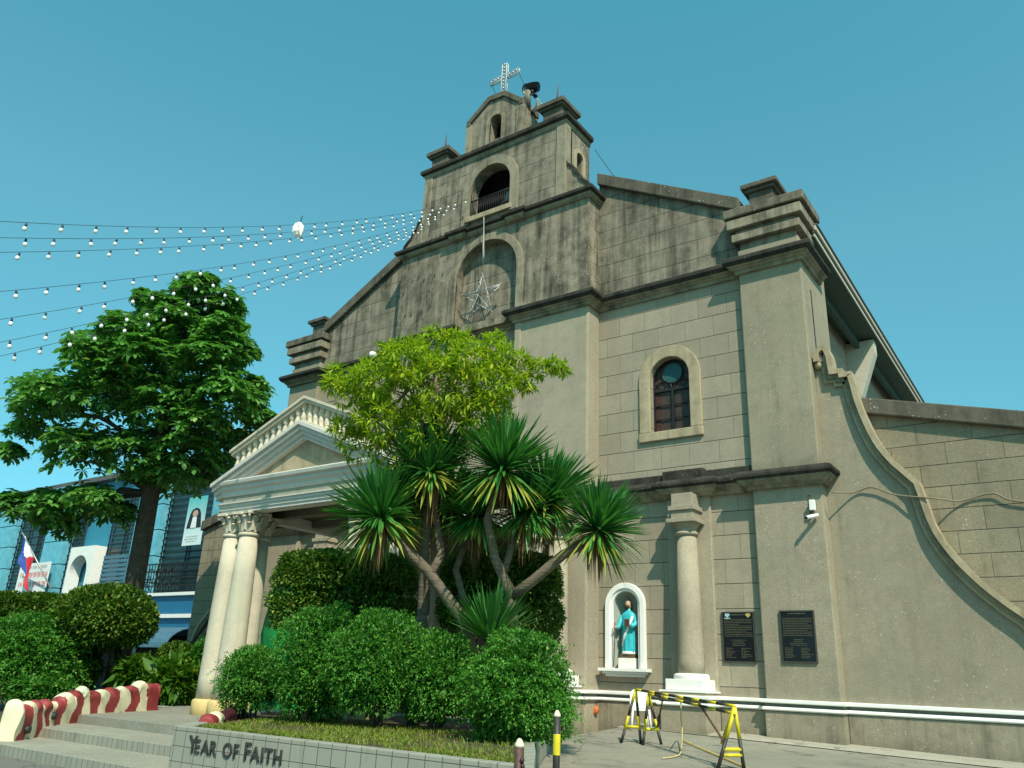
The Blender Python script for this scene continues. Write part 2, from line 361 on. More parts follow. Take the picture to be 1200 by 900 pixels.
def asphalt(name, a, b, crack=True):
    t = NT(name); p = t.pos(); n1 = t.noise(p, 0.35, 6, 0.65); n2 = t.noise(p, 3.2, 5); n3 = t.noise(p, 60, 3, 0.8)
    c = t.mix(t.ramp(n1, 0.35, 0.68), a, b); c = t.mix(t.math('MULTIPLY', t.ramp(n2, 0.5, 0.75), 0.45), c, tuple(q * 0.6 for q in a))
    c = t.mix(0.35, c, t.mix(t.ramp(n3, 0.35, 0.65), (0.2, 0.2, 0.2), (0.8, 0.8, 0.8)), 'OVERLAY')
    st = t.noise(t.scl(p, 0.7, 2.6, 1), 1.0, 5, 0.7); c = t.mix(t.math('MULTIPLY', t.ramp(st, 0.56, 0.66), 0.5), c, tuple(q * 0.45 for q in a))
    v = t.n('ShaderNodeTexVoronoi', feature='DISTANCE_TO_EDGE'); v.inputs['Scale'].default_value = 0.33; wv = t.n('ShaderNodeVectorMath', operation='ADD'); t.l(p, wv.inputs[0])
    wn = t.n('ShaderNodeTexNoise'); wn.inputs['Scale'].default_value = 1.6; wn.inputs['Detail'].default_value = 5; t.l(p, wn.inputs['Vector']); ws = t.n('ShaderNodeVectorMath', operation='SCALE'); ws.inputs['Scale'].default_value = 0.9; t.l(wn.outputs['Color'], ws.inputs[0]); t.l(ws.outputs[0], wv.inputs[1]); t.l(wv.outputs[0], v.inputs['Vector'])
    c = t.mix(t.math('MULTIPLY', t.ramp(v.outputs['Distance'], 0.007, 0.002), 0.7), c, tuple(q * 0.3 for q in a))
    c = t.mix(t.math('MULTIPLY', t.ramp(t.noise(p, 1.15, 3, 0.5), 0.62, 0.7), 0.55), c, tuple(q * 0.4 for q in a))
    t.l(c, t.b.inputs['Base Color']); t.b.inputs['Roughness'].default_value = 0.95; t.bump(n3, 0.4, 0.01); return t.mat
M['drive'] = asphalt('worn_driveway', (0.20, 0.195, 0.15), (0.27, 0.26, 0.205))
M['road'] = asphalt('road_asphalt', (0.12, 0.12, 0.10), (0.17, 0.165, 0.14))
M['apron'] = asphalt('pale_cement_apron', (0.31, 0.295, 0.23), (0.38, 0.36, 0.29))
M['earth'] = plain('garden_earth', (0.07, 0.05, 0.03), 0.95, var=0.5, scale=3, bump=0.5)
def lin(a, b, n): return [a + (b - a) * i / (n - 1) for i in range(n)]
ground_patch('ground', lin(-300, 300, 25), lin(-150, 700, 20), lambda x, y: -0.62, M['road'])
ground_patch('road', lin(-80, 80, 10), lin(-40, -12.0, 6), lambda x, y: -0.506, M['road'])
ground_patch('driveway', lin(3.0, 40, 90), lin(-12.0, 0.6, 40), lambda x, y: g_drive(x, y) - 0.004, M['drive'])
ground_patch('pavement', lin(3.6, 30, 60), [-0.95, -0.7, -0.4, 0.0, 0.3], lambda x, y: g_drive(x, y) + 0.012 + (0.02 if y > -0.8 else 0), M['apron'])

def tiles_mat(name, base, w_, h_, joint=(0.05, 0.055, 0.05), axis='xz', var=0.2):
    t = NT(name); p = t.pos(); s = t.n('ShaderNodeSeparateXYZ'); t.l(p, s.inputs[0])
    a, b = (s.outputs[0], s.outputs[2]) if axis == 'xz' else (s.outputs[0], s.outputs[1])
    u = t.math('ADD', t.math('DIVIDE', a, w_), 200.13); v = t.math('ADD', t.math('DIVIDE', b, h_), 200.0)
    fu = t.ramp(t.math('ABSOLUTE', t.math('SUBTRACT', t.math('FRACT', u), 0.5)), 0.5 - 0.009 / w_, 0.5 - 0.003 / w_)
    fv = t.ramp(t.math('ABSOLUTE', t.math('SUBTRACT', t.math('FRACT', v), 0.5)), 0.5 - 0.007 / h_, 0.5 - 0.0025 / h_)
    j = t.math('MAXIMUM', fu, fv); wn = t.n('ShaderNodeTexWhiteNoise', noise_dimensions='2D'); cx = t.n('ShaderNodeCombineXYZ')
    t.l(t.math('FLOOR', u), cx.inputs[0]); t.l(t.math('FLOOR', v), cx.inputs[1]); t.l(cx.outputs[0], wn.inputs[0])
    n = t.noise(p, 2.2, 5); c = t.mix(t.math('ADD', t.math('MULTIPLY', wn.outputs[0], var), t.math('MULTIPLY', n, 0.4)), base, tuple(q * 0.62 for q in base))
    st = t.noise(t.scl(p, 5, 5, 0.8), 1.0, 5, 0.7); c = t.mix(t.math('MULTIPLY', t.ramp(st, 0.56, 0.72), 0.5), c, (0.09, 0.085, 0.06))
    c = t.mix(t.math('MULTIPLY', j, 0.85), c, joint); t.l(c, t.b.inputs['Base Color']); t.b.inputs['Roughness'].default_value = 0.7
    t.bump(t.math('SUBTRACT', t.math('MULTIPLY', n, 0.2), j), 0.5, 0.01); return t.mat
M['tile'] = tiles_mat('grey_wall_tiles', (0.33, 0.325, 0.265), 0.25, 0.20)
M['riser'] = tiles_mat('step_riser_tiles', (0.31, 0.305, 0.245), 0.16, 0.9)
M['tread'] = concrete('step_treads', (0.29, 0.28, 0.225), (0.10, 0.095, 0.075), 0.25, spots=0.15)
M['paving'] = concrete('platform_paving', (0.25, 0.245, 0.20), (0.09, 0.085, 0.07), 0.28, spots=0.1)
M['riser_dark'] = concrete('dark_top_riser', (0.13, 0.125, 0.09), (0.04, 0.04, 0.03), 0.4)

# entrance platform (paving round the porch) and the three steps down to the road
pl = MB().slab([(-5.6, -9.62), (-3.36, -9.70), (3.60, -9.62), (3.60, -0.3), (-9, -0.3), (-9, -5.2), (-5.2, -6.4)], -0.55, 0.0).build('platform', M['paving'])
tag(pl, kind='structure')
st = thing('entrance_steps', 'grey tiled steps climbing to the porch between striped wall and planter', 'steps', (0.5, -12, -0.5))
def step(pts, z0, z1, mr):
    mb = MB(); mb.slab(pts, z0, z1); mb.cur = 0
    k = len(mb.f); mb.m = [0 if i == 1 else 1 for i in range(k)]
    o = mb.build('step', [M['tread'], mr], st, bevel=0.012, shift=(0.5, -12, -0.5)); return o
step([(-2.0, -12.02), (4.2, -12.02), (4.2, -10.84), (-3.2, -10.84)], -0.66, -0.335, M['riser'])
step([(-3.2, -10.84), (4.2, -10.84), (4.2, -9.66), (-3.9, -9.66)], -0.66, -0.165, M['riser'])
MB().box(-3.9, 3.6, -9.655, -9.626, -0.163, -0.012).build('riser', M['riser_dark'], st, shift=(0.5, -12, -0.5))

# ------------------------------------------------------------------ church
ch = thing('church', 'weathered grey cement church with stepped bell gable and white pedimented porch', 'church', (0, 0, 0))
def part(name, mb, mats, parent=None, bevel=0): return mb.build(name, mats, parent or ch, bevel=bevel)
FLIP = Matrix.Diagonal((-1, 1, 1, 1))
def both(name, fn, mats, bevel=0, parent=None):
    out = []
    for s in (1, -1):
        mb = MB(); fn(mb)
        if s < 0: mb.xform(FLIP)
        out.append(part(name, mb, mats, parent, bevel))
    return out
def rake(x): return 13.62 + 0.545 * (8.35 - x)        # underside of the sloping coping
XC, XI, XO = 3.93, 8.35, 10.0
YC, YP = -0.66, -0.19
WIN = (6.165, 0.585, 7.53, 9.07); NICHE = (4.745, 0.36, 1.41, 2.96)
both('lower_wall', lambda m: wall(m, XC, XI, -0.6, lambda x: 5.9, 0, 0.45, [NICHE]), M['block_low'])
both('upper_wall', lambda m: wall(m, XC, XI, 5.9, lambda x: 11.7, 0, 0.45, [WIN]), M['block'])
both('gable_wall', lambda m: wall(m, XC, XI, 11.7, rake, 0, 0.45), M['block_old'])
both('gable_coping', lambda m: m.prism([(XC, rake(XC)), (8.45, rake(8.45)), (8.45, rake(8.45) + 0.43), (XC, rake(XC) + 0.43)], -0.16, 0.75), M['coping'], 0.03)
# corner piers
def pier(m): m.box(XI, XO, YP, 0.95, -0.6, 5.9)
both('pier', pier, M['wall_pier_low'], 0.035)
def pier2(m): m.box(XI + 0.003, XO - 0.003, YP + 0.003, 2.1, 5.9, 12.3)
both('upper_pier', pier2, M['wall_pier'], 0.035)
def pier_cap(m):
    m.box(8.42, 9.93, YP + 0.04, 0.9, 11.6, 12.5)
    m.box(8.26, 10.10, -0.33, 0.98, 12.5, 12.74); m.box(8.35, 10.0, -0.26, 0.9, 12.74, 12.86)
    m.box(8.17, 10.19, -0.42, 1.05, 12.86, 13.15); m.box(8.25, 10.12, -0.35, 1.0, 13.15, 13.2)
both('pier_cap', pier_cap, M['cap'], 0.02)
def cap_slab(m): m.box(8.10, 10.28, -0.47, 1.12, 13.2, 13.47)
both('pier_cap_slab', cap_slab, M['cap_top'], 0.03)
def finial(m):
    m.box(8.70, 9.36, 0.05, 0.70, 13.47, 14.12); m.box(8.62, 9.44, -0.03, 0.78, 14.12, 14.22); m.box(8.52, 9.54, -0.12, 0.88, 14.22, 14.36)
    m.lathe([(0.30, 0), (0.28, 0.08), (0.18, 0.17), (0.05, 0.21)], 12, (9.03, 0.38, 14.36))
both('finial', finial, M['coping'], 0.02)
# tall central block with the blind arch
ARCH = (0.0, 1.27, 11.95, 13.63); LOWP = (0.0, 1.3, 5.9, 10.1)
mb = MB(); wall(mb, -XC, XC, 11.7, lambda x: 15.3, YC, YC + 0.32, [ARCH]); part('central_block', mb, M['old'])
mb = MB(); mb.box(-XC, XC, YC + 0.32, 2.4, 11.7, 15.3); part('central_block_core', mb, M['block_old'])
def cpil(m): m.box(1.3, XC, YC, 0.3, -0.6, 5.9)
both('central_pilaster', cpil, M['wall'], 0.05)
def cpil2(m): m.box(1.303, XC - 0.003, YC + 0.003, 0.297, 5.9, 11.7)
both('upper_pilaster', cpil2, M['wall_up'], 0.05)
def cpst(m): m.box(1.29, 1.52, YC - 0.035, YC + 0.1, 6.3, 11.54)
both('pilaster_border', cpst, M['wall'], 0.015)
def ast(m): m.box(1.54, 1.72, YC - 0.03, YC + 0.05, 11.95, 13.7)

mb = MB(); wall(mb, -1.3, 1.3, -0.6, lambda x: 11.7, YC + 0.34, 0.3, [(0.0, 1.25, -0.6, 3.6)]); part('central_panel', mb, M['block'])
mb = MB(); arch_ring(mb, 0, 1.27, 1.54, 11.96, 13.63, YC - 0.06, YC + 0.04); part('arch_surround', mb, M['trim_old'], bevel=0.015)
# cornices: a blackened lip over a lighter bed mould
def corn(path, zt, prof_lip, prof_bed):
    def fn(m):
        m.cur = 0; m.sweep(path, [(u, zt + z) for u, z in prof_lip]); m.cur = 1; m.sweep(path, [(u, zt + z) for u, z in prof_bed])
    return fn
MAIN = [(0, YC + 0.34), (1.3, YC + 0.34), (1.3, YC), (XC, YC), (XC, 0), (XI, 0), (XI, YP), (XO, YP), (XO, 1.5)]
LIP = [(-0.05, 0.06), (0.24, 0.02), (0.31, -0.01), (0.335, -0.05), (0.335, -0.13), (0.31, -0.165), (0.29, -0.17), (0.29, -0.20), (0.27, -0.215), (-0.05, -0.215)]
BED = [(-0.05, -0.217), (0.24, -0.217), (0.22, -0.25), (0.16, -0.27), (0.15, -0.31), (0.09, -0.34), (0.075, -0.42), (-0.05, -0.42)]
both('upper_cornice', corn(MAIN, 11.96, LIP, BED), [M['black'], M['cornice']])
LOWPATH = [(1.3, YC), (XC, YC), (XC, 0), (6.12, 0), (6.12, -0.12), (7.22, -0.12), (7.22, 0), (XI, 0), (XI, YP), (XO, YP), (XO, 0.2)]
LIP2 = [(-0.05, 0.10), (0.22, 0.05), (0.32, 0.0), (0.36, -0.06), (0.36, -0.12), (0.31, -0.17), (-0.05, -0.17)]
BED2 = [(-0.05, -0.172), (0.28, -0.172), (0.28, -0.21), (0.22, -0.26), (0.20, -0.30), (0.12, -0.36), (0.10, -0.40), (-0.05, -0.40)]
both('lower_cornice', corn(LOWPATH, 6.02, LIP2, BED2), [M['black'], M['cornice']])
def ledge(m): m.box(XC, XI, -0.10, 0.1, 6.05, 6.30); m.box(5.95, 7.1, -0.2, 0.02, 6.05, 6.36)
both('cornice_ledge', ledge, M['black'], 0.03)
MID = [(-XC, 1.2), (-XC, YC), (-1.45, YC), (-1.45, YC - 0.1), (-0.98, YC - 0.1), (-0.98, YC), (0.98, YC), (0.98, YC - 0.1), (1.45, YC - 0.1), (1.45, YC), (XC, YC), (XC, 1.2)]
mb = MB(); mb.cur = 0; mb.sweep(MID, [(-0.3, 15.62), (0.10, 15.60), (0.24, 15.56), (0.24, 15.46), (0.18, 15.42), (-0.3, 15.42)])
mb.cur = 1; mb.sweep(MID, [(-0.1, 15.418), (0.14, 15.418), (0.12, 15.33), (0.05, 15.27), (-0.1, 15.27)]); part('middle_cornice', mb, [M['black'], M['cornice']])
mb = MB(); mb.box(-XC + 0.02, XC - 0.02, YC + 0.05, 1.2, 15.28, 15.6); part('block_top', mb, M['coping'])

# tower stage
TW = 3.06; YT = -0.70; YB = 0.84
tower = MB(); wall(tower, -TW, TW, 15.55, lambda x: 18.4, YT, YT + 0.4, [(0.03, 0.86, 16.02, 17.02)]); part('bell_stage_wall', tower, M['block_old'])
def side(m):
    k = len(m.v); wall(m, 0.0, 1.54, 15.55, lambda x: 18.4, 0, 0.35, [(0.86, 0.21, 16.85, 17.50)])
    m.xform(Matrix(((0, -1, 0, TW), (1, 0, 0, YT + 0.001), (0, 0, 1, 0), (0, 0, 0, 1))), k)
both('bell_stage_side', side, M['old'])
mb = MB(); mb.box(-TW + 0.36, TW - 0.36, YB - 0.3, YB, 15.55, 18.4); part('bell_stage_back', mb, M['old'])
mb = MB(); mb.box(-TW + .36, TW - .36, YB - 0.36, YB - 0.31, 15.6, 18.3); mb.box(-TW + .36, TW - .36, YT + .41, YB - .31, 18.15, 18.3); part('bell_stage_shade', mb, M['dark'])  # near-black boxes put the bell room's shade into the colour
def strips(m): m.box(TW - 0.34, TW + 0.03, YT - 0.035, YT + 0.3, 15.6, 18.4)
both('corner_strip', strips, M['trim_old'], 0.01)
def sidetrim(m):
    k = len(m.v); arch_ring(m, 0.86, 0.21, 0.36, 16.85, 17.50, -0.045, 0.03, 10)
    m.xform(Matrix(((0, -1, 0, TW), (1, 0, 0, YT), (0, 0, 1, 0), (0, 0, 0, 1))), k)
both('side_window_surround', sidetrim, M['trim'])
mb = MB(); arch_ring(mb, 0.03, 0.86, 1.20, 15.75, 17.02, YT - 0.07, YT + 0.05); part('bell_arch_surround', mb, M['trim_old'], bevel=0.015)
PTH = [(-TW, YB), (-TW, YT), (TW, YT), (TW, YB)]
mb = MB(); mb.cur = 0; mb.sweep(PTH, [(-0.4, 18.76), (0.10, 18.75), (0.17, 18.71), (0.17, 18.58), (0.10, 18.53), (-0.4, 18.53)])
mb.cur = 1; mb.sweep(PTH, [(-0.1, 18.528), (0.07, 18.528), (0.04, 18.44), (0.03, 18.38), (-0.1, 18.38)]); part('tower_cornice', mb, [M['black'], M['cornice']])
mb = MB(); mb.box(-TW + .1, TW - .1, YT + .1, YB - .1, 18.4, 18.74); part('tower_roof', mb, M['coping'])
def post(m):
    m.box(2.12, 2.86, YT + 0.02, YT + 0.85, 18.74, 19.22); m.box(2.02, 2.96, YT - 0.08, YT + 0.95, 19.22, 19.30); m.box(1.95, 3.03, YT - 0.15, YT + 1.02, 19.30, 19.46)
ps = both('corner_post', post, M['coping'], 0.015)
for s, o in zip((1, -1), ps):
    m = MB(); m.tube([(s * 2.5, YT + 0.3, 19.44), (s * 2.5, YT + 0.3, 19.9), (s * 2.52, YT + 0.3, 20.45)], [0.05, 0.035, 0.008], 6); part('spike', m, M['rust'], o)
# curved shoulders beside the tower on the cornice
SH = [(3.0, 17.0), (3.12, 16.78), (3.30, 16.64), (3.36, 16.40), (3.52, 16.28), (3.58, 16.08), (3.74, 15.96), (3.90, 15.80), (3.94, 15.62)]
def shoulder(m): m.prism([(3.0, 15.6), (3.94, 15.6)] + SH[::-1][1:], YT + 0.06, YT + 0.27)
both('shoulder', shoulder, M['old'])
def shcap(m):
    for (xa, za), (xb, zb) in zip(SH[:-1], SH[1:]): m.prism([(xa, za - 0.03), (xb, zb - 0.03), (xb + 0.03, zb + 0.05), (xa + 0.03, za + 0.05)], YT + 0.01, YT + 0.30)
both('shoulder_coping', shcap, M['black'])
# bell turret on top
TU = [(-1.25, 18.74), (1.25, 18.74), (1.25, 20.2), (0.42, 20.88), (-0.30, 20.92), (-1.25, 20.2)]
def tz(x):
    for (xa, za), (xb, zb) in (((-1.25, 20.2), (-0.30, 20.92)), ((-0.30, 20.92), (0.42, 20.88)), ((0.42, 20.88), (1.25, 20.2))):
        if xa <= x <= xb + 1e-6: return za + (zb - za) * (x - xa) / (xb - xa)
    return 20.2
mb = MB(); xs = [-1.25, -0.30, 0.42, 1.25]
for a, b in zip(xs[:-1], xs[1:]):
    wall(mb, a, b, 18.74, tz, YT + 0.06, YT + 0.5, [(0.06, 0.27, 19.0, 19.78)] if a == -0.30 else [])
part('turret_front', mb, M['old'])
mb = MB(); mb.prism([(x * 0.98, z - 0.03) for x, z in TU], YT + 0.9, YT + 1.0); mb.box(-1.2, -0.9, YT + .5, YT + .95, 18.74, 20.1); mb.box(0.9, 1.2, YT + .5, YT + .95, 18.74, 20.1); part('turret_body', mb, M['old'])
mb = MB()
rim = [(-1.27, 20.0), (-1.27, 20.22), (-0.31, 20.97), (0.43, 20.93), (1.27, 20.22), (1.27, 20.0)]
inr = [(-1.08, 20.0), (-1.08, 20.12), (-0.27, 20.74), (0.38, 20.71), (1.08, 20.12), (1.08, 20.0)]
for k in range(5):
    q = [rim[k], inr[k], inr[k + 1], rim[k + 1]]
    mb.add([(x, YT - 0.02, z) for x, z in q] + [(x, YT + 1.02, z) for x, z in q], [(0, 1, 2, 3), (7, 6, 5, 4), (0, 3, 7, 4), (1, 5, 6, 2), (0, 4, 5, 1), (2, 6, 7, 3)])
part('turret_coping', mb, M['coping'], bevel=0.02)
mb = MB(); arch_ring(mb, 0.06, 0.27, 0.42, 18.76, 19.78, YT + 0.015, YT + 0.1); part('turret_surround', mb, M['trim_old'])
def tst(m): m.box(1.0, 1.27, YT + 0.0, YT + 0.2, 18.74, 20.02)
both('turret_strip', tst, M['trim_old'])
mb = MB(); mb.tube([(1.22, YT + 0.3, 20.1), (1.22, YT + 0.3, 20.72)], [0.14, 0.12], 8); part('turret_post', mb, M['old'])
# bell hanging in the dark opening and the balcony rail
mb = MB(); mb.lathe([(0.06, 0.62), (0.16, 0.58), (0.22, 0.40), (0.27, 0.18), (0.38, 0.02), (0.40, 0.0), (0.36, 0.0)], 18, (0.35, 0.1, 16.55)); part('bell', mb, M['grey_metal'])
rl = MB(); rl.tube([(-0.86, YT + 0.06, 16.72), (0.9, YT + 0.06, 16.72)], 0.028, 6); rl.tube([(-0.86, YT + 0.06, 16.08), (0.9, YT + 0.06, 16.08)], 0.022, 6)
for i in range(20): x = -0.80 + 1.64 * i / 19; rl.tube([(x, YT + 0.06, 16.08), (x, YT + 0.06, 16.72)], 0.013, 5)
part('balcony_rail', rl, M['iron'])
mb = MB(); mb.box(-0.95, 1.0, YT - 0.12, YT + 0.2, 15.82, 16.01); part('balcony_sill', mb, M['trim'], bevel=0.01)

# arched windows of the side bays
def window(s):
    cx, hw, zb, zs = WIN
    m = MB(); arch_ring(m, cx, hw, 0.915, zb, zs, -0.07, 0.03); m.box(cx - 0.93, cx + 0.93, -0.09, 0.03, 7.27, 7.525)
    if s < 0: m.xform(FLIP)
    w_ = part('window', m, M['trim'], bevel=0.02)
    m = MB(); y0, y1 = 0.17, 0.22
    arch_ring(m, cx, hw - 0.045, hw, zb, zs, y0, y1); m.box(cx - hw, cx + hw, y0, y1, zb, zb + 0.04)
    m.box(cx - 0.03, cx + 0.03, y0 - 0.01, y1, zb, 8.78); m.box(cx - hw, cx + hw, y0 - 0.005, y1, 8.74, 8.80)
    for z in (7.94, 8.34): m.box(cx - hw, cx + hw, y0 + 0.01, y1 - 0.01, z - 0.012, z + 0.012)
    for q in (-1, 1):
        c0 = cx + q * 0.29; pts = [(c0 + 0.27 * math.cos(a), y0 + 0.02, 8.78 + 0.27 * math.sin(a)) for a in lin(0, math.pi, 12)]; m.tube(pts, 0.02, 5)
        for a in (0.33, 0.67): m.tube([(c0, y0 + 0.02, 8.78), (c0 + 0.26 * math.cos(a * math.pi), y0 + 0.02, 8.78 + 0.26 * math.sin(a * math.pi))], 0.01, 4)
    pts = [(cx + 0.305 * math.cos(a), y0 + 0.015, 9.26 + 0.305 * math.sin(a)) for a in lin(0, 2 * math.pi, 25)]; m.tube(pts, 0.022, 5)
    for a in lin(0, math.pi * 2, 11)[:-1]: m.tube([(cx + 0.31 * math.cos(a), y0 + 0.02, 9.26 + 0.31 * math.sin(a)), (cx + 0.6 * math.cos(a), y0 + 0.02, 9.1 + 0.6 * math.sin(a))] if math.sin(a) > -0.3 else [(cx, y0 + .02, 8.78), (cx, y0 + .02, 8.95)], 0.01, 4)
    if s < 0: m.xform(FLIP)
    part('frame', m, M['iron'], w_)
    m = MB(); m.prism(arch_pts(cx, hw - 0.01, zb + 0.01, zs - 0.01), 0.235, 0.245)
    if s < 0: m.xform(FLIP)
    part('pane', m, M['pane'], w_)
    m = MB(); m.prism([(cx + 0.29 * math.cos(a), 9.26 + 0.29 * math.sin(a)) for a in lin(0, 2 * math.pi, 25)[:-1]], 0.19, 0.2)
    if s < 0: m.xform(FLIP)
    part('round_pane', m, M['pane_round'], w_)
    m = MB(); m.box(cx - 0.56, cx - 0.40, 0.222, 0.232, 7.58, 8.72)
    if s < 0: m.xform(FLIP)
    part('curtain', m, M['curtain'], w_)
for s in (1, -1): window(s)

# saint niches
M['niche'] = plain('niche_lining', (0.36, 0.39, 0.33), 0.8, var=0.06)
def niche(s):
    cx, hw, zb, zs = NICHE
    m = MB(); arch_ring(m, cx, hw + 0.07, hw + 0.215, zb, zs, -0.10, 0.02); arch_ring(m, cx, hw, hw + 0.10, zb, zs, -0.055, 0.03)
    if s < 0: m.xform(FLIP)
    n_ = part('niche', m, M['white'], bevel=0.015)
    m = MB(); m.box(cx - 0.70, cx + 0.70, -0.26, 0.02, 1.33, 1.405); m.box(cx - 0.60, cx + 0.60, -0.20, 0.02, 1.27, 1.328); m.box(cx - 0.54, cx + 0.54, -0.14, 0.02, 1.21, 1.268)
    if s < 0: m.xform(FLIP)
    part('sill', m, M['white'], n_, bevel=0.008)
    m = MB(); V = []; ns = 14
    ring = [(cx + hw * math.cos(a), 0.45 * math.sin(a)) for a in lin(0, math.pi, ns)]
    zsn = lin(zb, zs, 2)
    for z in zsn: V += [(x, y, z) for x, y in ring]
    F = [(i, i + 1, ns + i + 1, ns + i) for i in range(ns - 1)]
    for k in range(1, 9):
        b = math.pi / 2 * k / 8; V += [(cx + (x - cx) * math.cos(b), y * math.cos(b), zs + hw * math.sin(b)) for x, y in ring]
        o_ = (k + 1) * ns; F += [(o_ - ns + i, o_ - ns + i + 1, o_ + i + 1, o_ + i) for i in range(ns - 1)]
    m.smooth = True; m.add(V, F); m.smooth = False; m.slab([(x, y) for x, y in ring], zb - 0.08, zb)
    if s < 0: m.xform(FLIP)
    part('lining', m, M['niche'], n_)
niche(1); niche(-1)

# engaged columns on the ground floor
def column(cx, cy, s):
    m = MB(); m.lathe([(0.31, 1.28), (0.31, 1.6), (0.295, 2.6), (0.24, 4.58)], 28, (cx, cy, 0))
    if s < 0: m.xform(FLIP)
    c_ = part('column', m, M['wall'])
    m = MB(); m.box(cx - 0.47, cx + 0.47, cy - 0.46, cy + 0.4, 0.96, 1.20); m.lathe([(0.42, 1.20), (0.42, 1.29), (0.37, 1.33), (0.315, 1.335)], 28, (cx, cy, 0))
    if s < 0: m.xform(FLIP)
    part('base', m, M['white'], c_, bevel=0.015)
    m = MB(); m.lathe([(0.242, 4.58), (0.285, 4.60), (0.30, 4.635), (0.285, 4.67), (0.245, 4.69), (0.245, 4.75), (0.29, 4.81), (0.345, 4.89)], 28, (cx, cy, 0))
    m.box(cx - 0.385, cx + 0.385, cy - 0.385, cy + 0.36, 4.89, 4.99); m.box(cx - 0.29, cx + 0.29, cy - 0.28, cy + 0.34, 4.99, 5.20); m.box(cx - 0.345, cx + 0.345, cy - 0.33, cy + 0.35, 5.20, 5.32); m.box(cx - 0.28, cx + 0.28, cy - 0.26, cy + 0.34, 5.32, 5.64)
    if s < 0: m.xform(FLIP)
    part('capital', m, M['wall'], c_, bevel=0.01)
    m = MB(); m.box(cx - 0.56, cx + 0.56, cy - 0.56, cy + 0.3, -0.6, 0.912)
    if s < 0: m.xform(FLIP)
    part('pedestal', m, M['wall_foot'], c_, bevel=0.01)
    m = MB(); m.box(cx - 0.585, cx + 0.585, cy - 0.58, cy + 0.3, 0.915, 0.955)
    if s < 0: m.xform(FLIP)
    part('pedestal_cap', m, M['white'], c_, bevel=0.01)
for s in (1, -1):
    column(6.66, -0.36, s); column(3.26, -1.0, s)
def cpl(m): m.box(6.02, 7.2, -0.10, 0.05, 0.86, 5.64)
both('column_pilaster', cpl, M['wall'], 0.02)

# base moulding: white ledge, groove with its shade put into the colour, pale lower lip
BASE = [(1.3, YC), (2.70, YC), (2.70, YC - 0.9), (3.82, YC - 0.9), (3.82, YC), (XC, YC), (XC, 0), (6.10, 0), (6.10, -0.92), (7.22, -0.92), (7.22, 0), (XI, 0), (XI, YP), (XO, YP), (XO, 0.18), (15.2, 0.18)]
def basem(m):
    m.cur = 0; m.sweep(BASE, [(-0.02, 0.86), (0.09, 0.86), (0.10, 0.84), (0.10, 0.79), (0.08, 0.775), (-0.02, 0.775)])
    m.sweep(BASE, [(-0.02, 0.70), (0.05, 0.70), (0.07, 0.68), (0.075, 0.645), (0.05, 0.62), (-0.02, 0.62)])
both('base_moulding', basem, [M['white']])
def groove(m): m.sweep(BASE, [(-0.02, 0.774), (0.02, 0.774), (0.02, 0.701), (-0.02, 0.701)])
M['groove'] = concrete('shaded_base_groove', (0.16, 0.17, 0.15), (0.05, 0.05, 0.045), 0.4)
both('shaded_base_groove', groove, M['groove'])
PLW = [(XC, 0), (6.10, 0)]; 
for bx_ in ((XC, 6.1, -0.025, 0.1), (7.22, XI, -0.025, 0.1), (XI - 0.02, XO + 0.02, YP - 0.025, 0.1), (XO + 0.02, 15.2, 0.15, 0.3)):
    both('plinth', lambda m: m.box(*bx_, -0.6, 0.60), M['plinth'])

# scroll wall with moulded coping, and the aisle wall behind it
CUR = [(10.06, 8.75), (10.08, 8.95), (10.16, 9.08), (10.28, 9.12), (10.38, 9.05), (10.44, 8.85), (10.47, 8.45), (10.68, 8.44), (10.69, 8.33), (10.88, 8.33), (10.93, 8.0), (11.03, 7.4), (11.27, 6.6), (11.60, 6.02), (12.02, 5.52), (12.10, 5.15), (12.24, 4.5), (12.52, 3.92), (12.92, 3.37), (13.35, 2.92), (13.75, 2.55), (14.0, 2.1), (14.15, 1.7), (14.45, 1.45), (14.62, 1.62)]
def curve_at(x):
    for (xa, za), (xb, zb) in zip(CUR[3:], CUR[4:]):
        if xa <= x <= xb: return za + (zb - za) * (x - xa) / max(xb - xa, 1e-6)
    return 9.12 if x < CUR[3][0] else 1.5
SX = [10.0, 10.28] + [p[0] for p in CUR[4:-1]]
def scroll_wall(m):
    xs = sorted(set(SX)); 
    for a, b in zip(xs[:-1], xs[1:]):
        e = 1e-5; q = [(a, -0.6), (b, -0.6), (b, curve_at(b - e) - 0.08), (a, curve_at(a + e) - 0.08)]
        V = [(x, 0.18, z) for x, z in q] + [(x, 0.42, z) for x, z in q]; m.add(V, [(0, 1, 2, 3), (7, 6, 5, 4), (2, 6, 7, 3)])
    m.add([(14.45, 0.18, -0.6), (14.45, 0.42, -0.6), (14.45, 0.42, 1.37), (14.45, 0.18, 1.37)], [(0, 1, 2, 3)])
both('scroll_wall', scroll_wall, M['wall_foot'])
